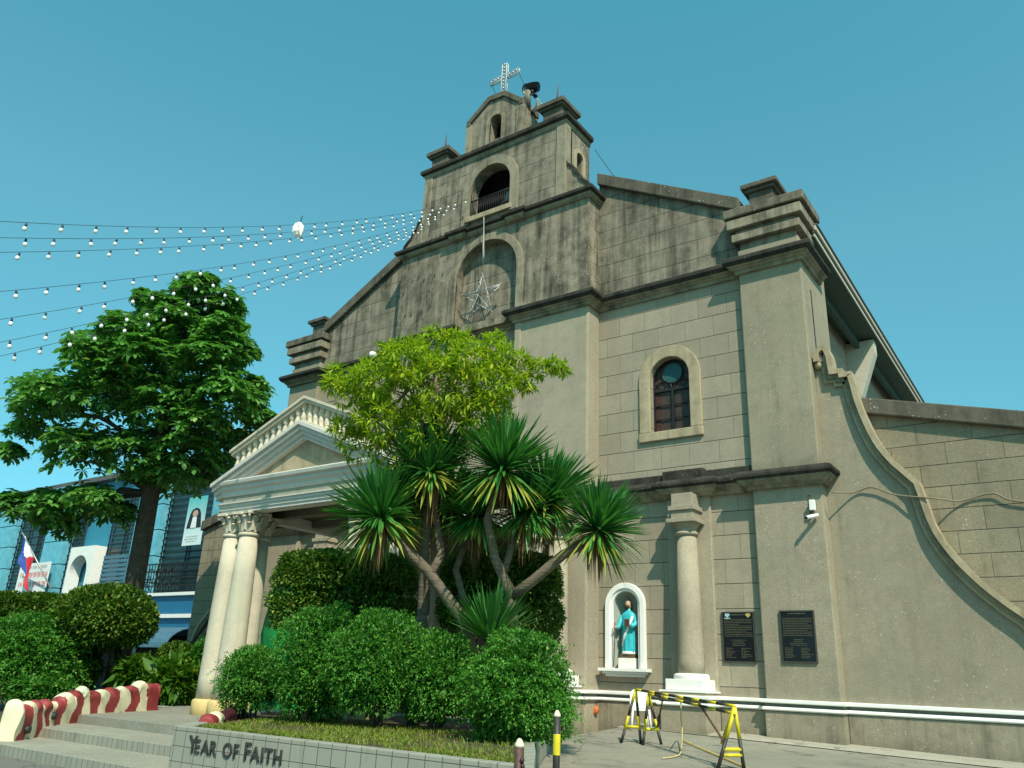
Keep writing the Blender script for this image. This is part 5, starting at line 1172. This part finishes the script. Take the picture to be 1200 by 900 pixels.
# horn loudspeakers
M['horn'] = plain('dark_horn', (0.02, 0.035, 0.06), 0.35, 0.2); M['hornw'] = plain('pale_horn', (0.62, 0.66, 0.64), 0.4)
def horn(label, loc, dirv, rmat, smat):
    t = thing('horn_speaker', label, 'loudspeaker', loc, 0, 'horn loudspeakers on the bell gable')
    Mx = Vector(dirv).to_track_quat('Z', 'Y').to_matrix().to_4x4()
    m = MB(); V = []; prof = [(0.04, -0.30), (0.06, -0.18), (0.10, -0.06), (0.17, 0.08), (0.25, 0.16), (0.27, 0.17), (0.24, 0.155), (0.15, 0.06), (0.08, -0.06), (0.045, -0.18)]
    for r_, z in prof:
        for k in range(16):
            a = 2 * math.pi * k / 16; c_, s_ = math.cos(a), math.sin(a); c2 = math.copysign(abs(c_) ** 0.6, c_); s2 = math.copysign(abs(s_) ** 0.6, s_); V.append((r_ * 1.25 * c2, r_ * 0.85 * s2, z))
    F = [(i * 16 + k, i * 16 + (k + 1) % 16, (i + 1) * 16 + (k + 1) % 16, (i + 1) * 16 + k) for i in range(9) for k in range(16)]
    m.smooth = True; m.add(V, F); m.xform(Mx); m.build('bell', smat, t)
    m = MB(); m.lathe([(0.05, -0.45), (0.085, -0.44), (0.085, -0.31), (0.05, -0.30)], 12); m.xform(Mx); m.build('driver', rmat, t)
    m = MB(); m.lathe([(0.005, -0.06), (0.03, -0.05), (0.035, 0.0), (0.005, 0.03)], 8); m.xform(Mx); m.build('phase_plug', M['white'], t)
    m = MB(); m.tube([Mx @ Vector((0, 0, -0.36)), Vector((-0.14, 0.02, -0.12)), Vector((-0.28, 0.02, -0.15))], 0.022, 6); m.build('bracket', M['rust'], t)
hb = at_y(624, 106, -0.3); horn('upper dark horn loudspeaker facing the street beside the cross', hb, (0.25, -0.75, -0.15), M['horn'], M['horn'])
hb = at_y(629, 127, -0.1); horn('lower pale horn loudspeaker turned sideways by the bell gable', hb, (0.95, 0.1, 0.10), M['horn'], M['hornw'])

# saint statue in the niche
M['robe'] = plain('turquoise_robe', (0.03, 0.42, 0.48), 0.5, var=0.15, scale=9); M['skin'] = plain('painted_skin', (0.50, 0.32, 0.22), 0.6, var=0.06); M['hair'] = plain('brown_hair', (0.07, 0.035, 0.02), 0.7); M['plaster'] = plain('white_plaster', (0.78, 0.77, 0.72), 0.6, var=0.04); M['brownbase'] = plain('brown_plinth', (0.12, 0.07, 0.04), 0.6)
SX0, SY0, SZ0 = 4.77, 0.10, 1.41
sa = thing('saint_statue', 'bearded saint statue in turquoise robe with staff and dark book in the niche', 'statue', (SX0, SY0, SZ0))
MB().box(-0.23, 0.23, -0.17, 0.17, 0.0, 0.25).build('pedestal', M['plaster'], sa, bevel=0.01)
MB().box(-0.19, 0.19, -0.14, 0.14, 0.25, 0.34).build('plinth', M['brownbase'], sa, bevel=0.008)
m = MB(); V = []; NS = 40; rings = [(0.36, 0.185, 0.135), (0.42, 0.19, 0.14), (0.60, 0.185, 0.135), (0.80, 0.185, 0.13), (1.0, 0.18, 0.125), (1.15, 0.19, 0.125), (1.27, 0.205, 0.12), (1.34, 0.19, 0.11), (1.385, 0.13, 0.09), (1.42, 0.065, 0.065), (1.47, 0.055, 0.058)]
for i, (z, a, b) in enumerate(rings):
    fd = max(0, 1.2 - z) * 0.022
    for k in range(NS):
        th = 2 * math.pi * k / NS; r_ = 1 + fd / 0.15 * (0.6 * math.sin(th * 7 + z * 2) + 0.4 * math.sin(th * 11 + 1.3 + z)); V.append((a * r_ * math.cos(th), b * r_ * math.sin(th), z))
F = [(i * NS + k, i * NS + (k + 1) % NS, (i + 1) * NS + (k + 1) % NS, (i + 1) * NS + k) for i in range(len(rings) - 1) for k in range(NS)] + [tuple(range(NS - 1, -1, -1)), tuple(range((len(rings) - 1) * NS, len(rings) * NS))]
m.smooth = True; m.add(V, F); m.build('robe', M['robe'], sa)
m = MB(); m.smooth = True     # white tunic hem and front fold of the mantle
m.lathe([(0.175, 0.345), (0.185, 0.36), (0.175, 0.41)], 24); m.tube([(0.16, -0.09, 1.28), (0.08, -0.14, 1.05), (-0.05, -0.145, 0.8), (-0.14, -0.10, 0.55)], [0.03, 0.035, 0.03, 0.02], 8); m.build('tunic_hem', M['plaster'], sa)
m = MB(); hv = []
for i in range(13):
    ph = math.pi * i / 12; z = 1.585 - 0.115 * math.cos(ph)
    for k in range(20):
        th = 2 * math.pi * k / 20; r_ = 0.088 * math.sin(ph) ** 0.8; x, y = r_ * math.cos(th), r_ * 1.12 * math.sin(th)
        if y < 0:
            face = max(0, -math.sin(th))
            if abs(math.cos(th)) < 0.2 and 1.54 < z < 1.62: y -= 0.022 * (1 - abs(math.cos(th)) / 0.2)      # nose
            if 0.2 < abs(math.cos(th)) < 0.6 and 1.60 < z < 1.63: y += 0.010 * face                     # eye sockets
        hv.append((x, y, z))
m.smooth = True; m.add(hv, [(i * 20 + k, i * 20 + (k + 1) % 20, (i + 1) * 20 + (k + 1) % 20, (i + 1) * 20 + k) for i in range(12) for k in range(20)]); m.lathe([(0.05, 1.42), (0.05, 1.52)], 12); m.build('head', M['skin'], sa)
m = MB(); m.smooth = True; hv = []
for i in range(9):
    ph = math.pi * 0.62 * i / 8
    for k in range(20):
        th = 2 * math.pi * k / 20; front = max(0, -math.sin(th)); p2 = ph * (1 - 0.52 * front); hv.append((0.098 * math.sin(p2) * math.cos(th), 0.01 + 0.105 * math.sin(p2) * math.sin(th), 1.60 + 0.12 * math.cos(p2) - (0.12 * (1 - front) * (i / 8) ** 2)))
m.add(hv, [(i * 20 + k, i * 20 + (k + 1) % 20, (i + 1) * 20 + (k + 1) % 20, (i + 1) * 20 + k) for i in range(8) for k in range(20)]); m.build('hair', M['hair'], sa)
m = MB(); m.lathe([(0.005, -0.085), (0.03, -0.06), (0.052, -0.02), (0.055, 0.02), (0.03, 0.04)], 12, (0, -0.062, 1.535)); m.build('beard', M['hair'], sa)
def arm(name, pts, r_): m = MB(); m.tube(pts, r_, 10); return m.build(name, M['robe'], sa)
arm('sleeve', [(-0.185, 0, 1.30), (-0.235, -0.03, 1.12), (-0.25, -0.12, 1.0), (-0.265, -0.17, 0.99)], [0.065, 0.07, 0.065, 0.055]); arm('sleeve', [(0.185, 0, 1.30), (0.235, -0.04, 1.10), (0.18, -0.16, 1.03), (0.13, -0.185, 1.04)], [0.065, 0.07, 0.065, 0.05])
def hand(c, d, s):
    c, d = Vector(c), Vector(d).normalized(); m = MB(); e = Vector((0, 0, 1)); m.tube([c - d * 0.03, c + d * 0.02, c + d * 0.05], [0.022, 0.034, 0.026], 8)
    for k in range(4):
        b_ = c + d * 0.05 + e * (0.024 - k * 0.016); m.tube([b_, b_ + d * 0.028, b_ + d * 0.03 + Vector((0.025 * s, 0, 0)), b_ + d * 0.01 + Vector((0.034 * s, 0, 0))], [0.0085, 0.008, 0.0075, 0.006], 5)
    m.tube([c + e * 0.02, c + e * 0.045 + d * 0.02, c + e * 0.04 + d * 0.045 + Vector((0.02 * s, 0, 0))], [0.011, 0.009, 0.007], 5); m.build('hand', M['skin'], sa)
hand((-0.27, -0.19, 1.0), (-0.1, -1, 0), -1); hand((0.10, -0.19, 1.05), (-0.8, -0.5, 0), 1)
m = MB(); m.tube([(-0.335, -0.22, 0.02), (-0.305, -0.225, 0.6), (-0.285, -0.235, 1.12)], 0.016, 8); m.build('staff', M['brownbase'], sa)
m = MB(); m.box(0.0, 0.13, -0.255, -0.205, 1.02, 1.20); m.build('book', M['hair'], sa, bevel=0.006)

# bronze-black plaques
M['plaque'] = plain('black_plaque', (0.008, 0.010, 0.014), 0.3, var=0.2); M['plaque_frame'] = plain('dark_plaque_frame', (0.045, 0.045, 0.038), 0.5); M['brass'] = plain('dull_brass_letters', (0.10, 0.095, 0.055), 0.5); M['paleblue'] = plain('pale_blue_enamel', (0.35, 0.50, 0.56), 0.5); M['gold'] = plain('gold_enamel', (0.42, 0.34, 0.10), 0.5)
def plaque(label, x0, x1, z0, z1, y, emblem, seed):
    r = random.Random(seed); t = thing('wall_plaque', label, 'plaque', ((x0 + x1) / 2, y, z0), 0, 'dark plaques on the church wall'); w_, h = x1 - x0, z1 - z0
    MB().box(-w_ / 2 + .03, w_ / 2 - .03, -0.035, 0.004, .03, h - .03).build('plate', M['plaque'], t)
    m = MB(); m.box(-w_ / 2, w_ / 2, -0.05, 0.003, 0, 0.03); m.box(-w_ / 2, w_ / 2, -0.05, 0.003, h - 0.03, h); m.box(-w_ / 2, -w_ / 2 + .03, -0.05, 0.003, .031, h - .031); m.box(w_ / 2 - .03, w_ / 2, -0.05, 0.003, .031, h - .031); m.build('frame', M['plaque_frame'], t)
    m = MB(); rows = []
    top = h * 0.93
    rows.append((top, -0.25, 0.25, 0.022))
    for i in range(11): rows.append((h * (0.84 - i * 0.033), -0.42, 0.42 if i % 4 != 3 else r.uniform(0, .3), 0.013))
    for i in range(4): a = r.uniform(0.12, 0.28); rows.append((h * (0.43 - i * 0.035), -a, a, 0.012))
    for i in range(7): rows.append((h * (0.27 - i * 0.030), -0.4, -0.4 + r.uniform(0.12, 0.3), 0.012)); rows.append((h * (0.27 - i * 0.030), 0.06, 0.06 + r.uniform(0.15, 0.34), 0.012))
    for z, u0, u1, hh in rows:
        x = u0 * w_
        while x < u1 * w_ - 0.01: l = r.uniform(0.02, 0.07); m.box(x, min(x + l, u1 * w_), -0.039, -0.0355, z, z + hh); x += l + 0.012
    m.build('lettering', M['brass'], t)
    if emblem:
        for sx_, mt in ((-0.32, 'paleblue'), (0.32, 'gold')):
            m = MB(); c = sx_ * w_; m.prism([(c + a * 0.055, h * 0.925 + b * 0.05) for a, b in ((-1, 1), (-1, -0.1), (0, -1.1), (1, -0.1), (1, 1))], -0.042, -0.0355)
            if mt == 'paleblue': m.prism([(c + a * 0.08, h * 0.925 - 0.06 + b * 0.02) for a, b in ((-1, 0.6), (-0.9, -0.4), (0, -1), (0.9, -0.4), (1, 0.6), (0, 0))], -0.041, -0.0355)
            m.build('emblem', M[mt], t)
plaque('black plaque with two small shields in the narrow strip right of the column', 7.34, 8.14, 1.62, 2.77, 0.0, True, 1); plaque('black plaque without shields on the corner pier', 8.80, 9.58, 1.64, 2.77, YP, False, 2)

# security camera, floodlight, cables
cc = at_y(952, 597, YP - 0.1); t = thing('security_camera', 'small white security camera on a bracket under the lower cornice', 'camera', (cc.x, YP, cc.z))
MB().box(-0.05, 0.07, -0.16, -0.04, -0.02, 0.22).build('junction_box', M['white'], t, bevel=0.008); m = MB(); m.tube([(-0.06, -0.03, 0.36), (-0.06, -0.03, -0.1)], 0.018, 6); m.tube([(0.0, -0.1, -0.03), (0.0, -0.12, -0.14)], 0.02, 6); m.build('mount', M['rust'], t)
m = MB(); m.tube([(0.10, -0.06, -0.13), (-0.02, -0.2, -0.18), (-0.09, -0.30, -0.22)], [0.04, 0.045, 0.045], 10); m.build('camera_body', M['white'], t); m = MB(); m.tube([(-0.09, -0.301, -0.22), (-0.105, -0.32, -0.227)], [0.035, 0.033], 10); m.build('lens', M['dark'], t)
fl_ = at_y(437, 418, -0.48); t = thing('floodlight', 'white round floodlight on the cornice above the lime tree', 'lamp', fl_)
m = MB(); m.lathe([(0.05, -0.06), (0.13, -0.02), (0.15, 0.06), (0.13, 0.16), (0.04, 0.18)], 14); m.build('housing', M['white'], t); m = MB(); m.tube([(0, 0, 0.15), (0, 0.2, 0.22), (0, 0.4, 0.1)], 0.025, 6); m.tube([(-0.72, 0.15, -0.05), (-0.72, 0.15, -0.75)], 0.02, 5); m.build('arm', M['iron'], t)
def cable(name, label, pts, r_, mat, cat='cable'):
    m = MB(); P = [Vector(p) for p in pts]; Q = []
    for i in range(len(P) - 1):
        p0, p1, p2, p3 = P[max(i - 1, 0)], P[i], P[i + 1], P[min(i + 2, len(P) - 1)]
        for k in range(6): u = k / 6; Q.append(0.5 * (2 * p1 + (p2 - p0) * u + (2 * p0 - 5 * p1 + 4 * p2 - p3) * u * u + (3 * p1 - p0 - 3 * p2 + p3) * u ** 3))
    Q.append(P[-1]); m.tube(Q, r_, 6); o = m.build(name, mat); return tag(o, label, cat)
M['cable'] = plain('dusty_cable', (0.20, 0.165, 0.11), 0.8); M['cable_dark'] = plain('black_cable', (0.02, 0.02, 0.02), 0.7)
cable('wall_cable', 'slack brown cable strung over the curved scroll wall to the right', [at_y(975, 577, -0.3), at_y(1000, 577, 0.10), at_y(1022, 571, 0.09), at_y(1050, 580, 0.08), at_y(1095, 584, -0.07), at_y(1125, 587, 0.35), at_y(1162, 578, 0.36), at_y(1185, 586, 0.36), at_y(1240, 592, 0.36)], 0.02, M['cable'])
cable('wall_wire', 'thin dark wire hanging down the wall left of the niche', [at_y(692, 690, -0.03), at_y(691, 745, -0.03), at_y(694, 795, -0.04), at_y(693, 806, -0.05), at_y(698, 818, -0.13), at_y(700, 832, -0.1)], 0.008, M['cable_dark'], 'wire')
cable('arch_wire', 'straight grey wire hanging from the balcony over the blind arch', [at_y(567, 254, -1.0), at_y(567, 280, -0.98), at_y(567, 303, -0.95)], 0.014, M['grey_metal'], 'wire')
cable('roof_wire', 'thin wire running down from the bell gable behind the sloping coping', [at_y(697, 175, 0.8), at_y(706, 188, 0.9), at_y(719, 206, 1.0)], 0.012, M['cable_dark'], 'wire')
for k, (a, b) in enumerate((((247, 722), (214, 764)), ((250, 731), (217, 768)))):  # dark mouldings at the foot of the left scroll, drawn as black tubes
    cable('scroll_moulding', 'upper dark scroll moulding sloping down the left scroll wall' if k == 0 else 'lower dark scroll moulding sloping down the left scroll wall', [at_y(*a, -0.12), at_y((a[0] + b[0]) / 2 + 1, (a[1] + b[1]) / 2 + 2, -0.14), at_y(*b, -0.12)], 0.05, M['cable_dark'], 'moulding')
so2 = thing('hanging_socket', 'orange power socket reel hanging from a wire below the white ledge', 'socket', at_y(697, 832, -0.2))
m = MB(); m.lathe([(0.03, -0.05), (0.10, -0.05), (0.115, 0.0), (0.10, 0.05), (0.03, 0.05)], 14); m.xform(Matrix.Rotation(R(80), 4, 'X')); M['orange'] = plain('orange_plastic', (0.50, 0.13, 0.03), 0.5); m.build('reel', M['orange'], so2)
MB().box(-0.17, -0.03, -0.02, 0.06, 0.22, 0.30).build('plug', M['white'], so2, bevel=0.008); m = MB(); m.tube([(-0.05, 0, 0.22), (0.0, 0, 0.15), (0.0, 0, 0.10)], 0.008, 5); m.build('cord', M['cable_dark'], so2)

# star lantern on the blind arch
sl_ = thing('star_lantern', 'unlit wire frame star strung with bulbs hanging in the blind arch', 'star lantern', (-0.15, -0.55, 12.85))
m = MB(); st_pts = []
for k in range(10): a = math.pi / 2 + k * math.pi / 5; r_ = 0.85 if k % 2 == 0 else 0.30; st_pts.append(Vector((r_ * math.cos(a), -0.1, r_ * math.sin(a))))
for k in range(10): m.tube([st_pts[k], st_pts[(k + 1) % 10]], 0.011, 5)
for k in range(5): m.tube([st_pts[2 * k], Vector((0, -0.28, 0))], 0.012, 4); m.tube([st_pts[2 * k], st_pts[(2 * k + 4) % 10]], 0.012, 4)
m.build('frame', M['grey_metal'], sl_)
m = MB(); m.tube([(0, -0.1, 0.85), (0, -0.2, 2.4)], 0.01, 4); m.build('hanging_wire', M['grey_metal'], sl_)
b1 = None
for k in range(10):
    for f in (0.0, 0.5):
        p = st_pts[k].lerp(st_pts[(k + 1) % 10], f); o = b1.copy() if b1 else bsh.build('bulb', M['grey_metal'], sl_)
        if b1: COL.objects.link(o); o.parent = sl_
        else: b1 = o
        o.location = p + Vector((0, -0.04, 0)); o.scale = (0.55, 0.55, 0.55)

# ------------------------------------------------------------------ festoon lights from the bell stage over to the street
bulb = MB(); bulb.cur = 0; bulb.lathe([(0.006, 0.06), (0.02, 0.055), (0.026, 0.01), (0.024, -0.01)], 8); bulb.cur = 1; bulb.lathe([(0.02, -0.012), (0.036, -0.035), (0.042, -0.065), (0.03, -0.098), (0.006, -0.108)], 10)
M['bulbglass'] = plain('white_bulb', (0.82, 0.84, 0.82), 0.15, var=0.02)
bulb.xform(Matrix.Scale(0.8, 4)); bulb_me = None
LB = ['topmost string of white festoon bulbs crossing the sky', 'second string of festoon bulbs from the top', 'third string of festoon bulbs from the top', 'festoon string passing just above the broadleaf tree top', 'festoon string running across the crown of the broadleaf tree', 'second lowest string of festoon bulbs at the left edge', 'lowest string of festoon bulbs at the left edge']
for i, (yl, dl, ex, ez, sg) in enumerate(((226, 10.5, -0.85, 16.75, 0.75), (254, 10.5, -1.3, 16.65, 0.65), (280, 10.8, -1.8, 16.55, 0.55), (335, 10.6, -2.2, 16.5, 0.6), (382, 10.8, -2.5, 16.4, 0.5), (416, 11.0, -2.8, 16.3, 0.5), (436, 11.0, -3.0, 16.2, 0.5))):
    A = Vector((ex, -0.82, ez)); B = at_d(-150, yl, dl); B = A + (B - A) * 1.12; t = thing('festoon_string', LB[i], 'string lights', A, 0, 'strings of festoon lights')
    def pt(u): p = A.lerp(B, u); p.z -= sg * 4 * u * (1 - u); return p
    m = MB(); m.tube([pt(u) for u in lin(0, 1, 40)], 0.0045, 5); m.build('wire', M['cable_dark'], t, shift=A)
    Lg = (B - A).length; nb = int(Lg / 0.62)
    for k in range(nb):
        u = (k + 0.35 + 0.3 * rng.random()) / nb; p = pt(u) - A; p.z -= 0.06
        if bulb_me is None: o = bulb.build('bulb', [M['iron'], M['bulbglass']], t); bulb_me = o.data
        else: o = bpy.data.objects.new('bulb', bulb_me); COL.objects.link(o); o.parent = t
        o.location = p; o.rotation_euler = (rng.uniform(-.2, .2), rng.uniform(-.2, .2), 0)
pl_ = at_d(350, 270, 17.0); t = thing('paper_lantern', 'crumpled white paper lantern caught among the festoon bulbs', 'lantern', pl_)
m = MB(); r = random.Random(4); V = []
for i in range(6):
    for k in range(9): th = k / 9 * 6.2832; ph = math.pi * i / 5; q = 0.19 * r.uniform(0.6, 1.15); V.append((q * math.sin(ph) * math.cos(th) * 0.8, q * math.sin(ph) * math.sin(th) * 0.6, q * math.cos(ph)))
m.add(V, [(i * 9 + k, i * 9 + (k + 1) % 9, (i + 1) * 9 + (k + 1) % 9, (i + 1) * 9 + k) for i in range(5) for k in range(9)]); m.build('shade', M['white'], t); m = MB(); m.tube([(-0.12, 0, 0.1), (0, 0.02, 0.25), (0.06, 0, 0.34)], 0.01, 4); m.build('hook', M['iron'], t)

# ------------------------------------------------------------------ barricade, bollards, chair, rope
def g_hit(px_, py_):
    z = -0.2
    for _ in range(20): p = at_z(px_, py_, z); z = g_drive(p.x, p.y)
    return Vector((p.x, p.y, z))
M['yellow'] = plain('worn_yellow_paint', (0.62, 0.50, 0.02), 0.5, var=0.15, scale=12); M['blk'] = plain('worn_black_paint', (0.025, 0.025, 0.022), 0.55, var=0.3, scale=12)
def banded(m, a, b, r_, segs, start=0):
    a, b = Vector(a), Vector(b)
    for i in range(segs): m.cur = (i + start) % 2; m.tube([a.lerp(b, i / segs), a.lerp(b, (i + 1) / segs)], r_, 8)
    m.cur = 0
fA = [g_hit(728, 870), g_hit(751, 871)]; fB = [g_hit(753.5, 873), g_hit(775, 872)]; fC = [g_hit(841, 902), g_hit(872, 902)]
cA, cC = (fA[0] + fB[1]) / 2, (fC[0] + fC[1]) / 2; ba = thing('barricade', 'black and yellow striped pipe barricade on trestle legs before the column', 'barricade', cA)
def up_to(f, px_, py_):            # point above the middle of two feet, at the image height of the apex
    c = (f[0] + f[1]) / 2; d = ray(px_, py_); s = ((c.x - CAM.x) * d.x + (c.y - CAM.y) * d.y) / (d.x ** 2 + d.y ** 2); return CAM + d * s
aA, aB, aC = up_to(fA, 745, 808), up_to(fB, 760, 813), up_to(fC, 861, 829)
bm2 = [M['yellow'], M['blk']]
for f, a in ((fA, aA), (fB, aB)):
    m = MB()
    for q in f: banded(m, a, q, 0.030, 4, 0)
    s_, e_ = f[0].lerp(a, 0.3), f[1].lerp(a, 0.3); m.tube([s_, e_], 0.028, 8); m.build('trestle', bm2, ba, shift=cA)
m = MB()
back = fC[0].lerp(fC[1], 0.45) + (cA - cC).normalized() * 0.45; back.z = g_drive(back.x, back.y)
for q in fC: banded(m, aC, q, 0.034, 2, 0)
banded(m, aC, aC.lerp(back, 0.62), 0.04, 1, 0); s_, e_ = fC[0].lerp(aC, 0.32), fC[1].lerp(aC, 0.32); m.tube([s_, e_], 0.034, 8); m.tube([s_ + Vector((0, 0, -.09)), e_ + Vector((0, 0, -.09))], 0.03, 8); m.build('trestle', bm2, ba, shift=cA)
for a, b, n_ in ((aA, aC + Vector((0, 0, 0.02)), 13), (aB, aC + Vector((0.02, -.05, -0.1)), 11)):
    m = MB(); banded(m, a, b, 0.026, n_, 0); m.build('rail', bm2, ba, shift=cA)
m = MB(); b_ = aB.lerp(aC, 0.62); m.tube([b_, fC[0].lerp(aC, 0.42)], 0.02, 6); b_ = aB.lerp(aC, 0.2); m.tube([b_, fB[1].lerp(aB, 0.32)], 0.018, 6); m.build('brace', M['rust'], ba, shift=cA)
M['rope'] = plain('straw_rope', (0.52, 0.42, 0.20), 0.9)
rp = [aB.lerp(aC, 0.42) + Vector((0, 0, -0.02)), aB.lerp(aC, 0.415) + Vector((0, 0, -0.35)), g_hit(800, 868) + Vector((0, 0, 0.3)), g_hit(798, 884) + Vector((0, 0, 0.05)), g_hit(790, 888) + Vector((0, 0, .02)), g_hit(776, 890) + Vector((0, 0, .02))]
cable('rope', 'straw coloured rope dangling from the barricade rail to the ground', rp, 0.013, M['rope'], 'rope')
M['tape'] = plain('yellow_tape', (0.62, 0.48, 0.10), 0.6)
cable('caution_tape', 'pale yellow tape lying on the driveway under the barricade', [g_hit(800, 867) + Vector((0, 0, .03)), g_hit(830, 882) + Vector((0, 0, .02)), g_hit(856, 893) + Vector((0, 0, .02)), g_hit(890, 908) + Vector((0, 0, .02))], 0.016, M['tape'], 'tape')
# plastic chair behind the barricade
ck = g_hit(742, 862); ck = Vector((ck.x, ck.y + 0.35, 0)); ck.z = g_drive(ck.x, ck.y); ct = thing('plastic_chair', 'white plastic chair standing behind the barricade trestle', 'chair', ck, R(35))
m = MB(); m.box(-0.22, 0.22, -0.22, 0.22, 0.40, 0.43); m.build('seat', M['white'], ct, bevel=0.012)
m = MB(); m.prism([(-0.21, 0.44), (0.21, 0.44), (0.2, 0.78), (0.12, 0.86), (-0.12, 0.86), (-0.2, 0.78)], 0.19, 0.22); m.build('backrest', M['white'], ct, bevel=0.01)
for sx_, sy_ in ((-1, -1), (1, -1), (-1, 1), (1, 1)): m = MB(); m.tube([(sx_ * 0.19, sy_ * 0.19, 0.40), (sx_ * 0.23, sy_ * 0.24, 0.0)], [0.026, 0.02], 8); m.build('leg', M['white'], ct)
# bollards with pointed white tips
M['tip'] = plain('cream_tip', (0.66, 0.60, 0.44), 0.7); M['brownpost'] = plain('chipped_brown_post', (0.075, 0.035, 0.025), 0.6, var=0.6, scale=14, bump=0.4)
def bollard(label, px_, py_, d_, zg, r_, ring):
    tip = at_d(px_, py_, d_); h = tip.z - zg; t = thing('bollard', label, 'bollard', (tip.x, tip.y, zg), 0, 'pointed bollards at the planter corner')
    m = MB(); m.lathe([(r_, -0.1), (r_, h - 0.085)], 16); m.build('post', M['brownpost'] if not ring else M['blk'], t)
    m = MB(); m.lathe([(r_ * 1.03, h - 0.085), (r_ * 1.0, h - 0.06), (r_ * 0.5, h - 0.012), (0.008, h)], 16); m.build('tip', M['tip'], t)
    if ring:
        m = MB(); m.lathe([(r_ * 1.05, h - 0.56), (r_ * 1.06, h - 0.55), (r_ * 1.06, h - 0.31), (r_ * 1.05, h - 0.30)], 16); m.build('yellow_band', M['yellow'], t)
    else:
        m = MB()
        for k in range(9): a = 0.3 + 0.4 * k; z = h - 0.2 - 0.055 * k; m.lathe([(0.012, -0.03), (0.028, 0), (0.012, 0.03)], 6, (r_ * 1.05 * math.cos(0.1), -0.02 + 0.012 * (k % 2), z))
        m.build('chain', M['maroon'], t)
bollard('brown bollard with cream tip and chain at the end of the tiled wall', 609, 865, 8.15, -0.5, 0.05, False); bollard('black bollard with yellow band and cream tip by the driveway', 653, 832, 10.9, -0.42, 0.048, True)
bs = thing('bent_branch', 'bleached bent branch lying under the rounded shrubs', 'branch', at_z(408, 846, PZ)); m = MB(); m.tube([(-0.12, 0, 0.0), (0.0, 0.02, 0.07), (0.09, 0.03, 0.19), (0.13, 0.02, 0.30)], [0.035, 0.033, 0.028, 0.02], 7); m.build('wood', M['tip'], bs)
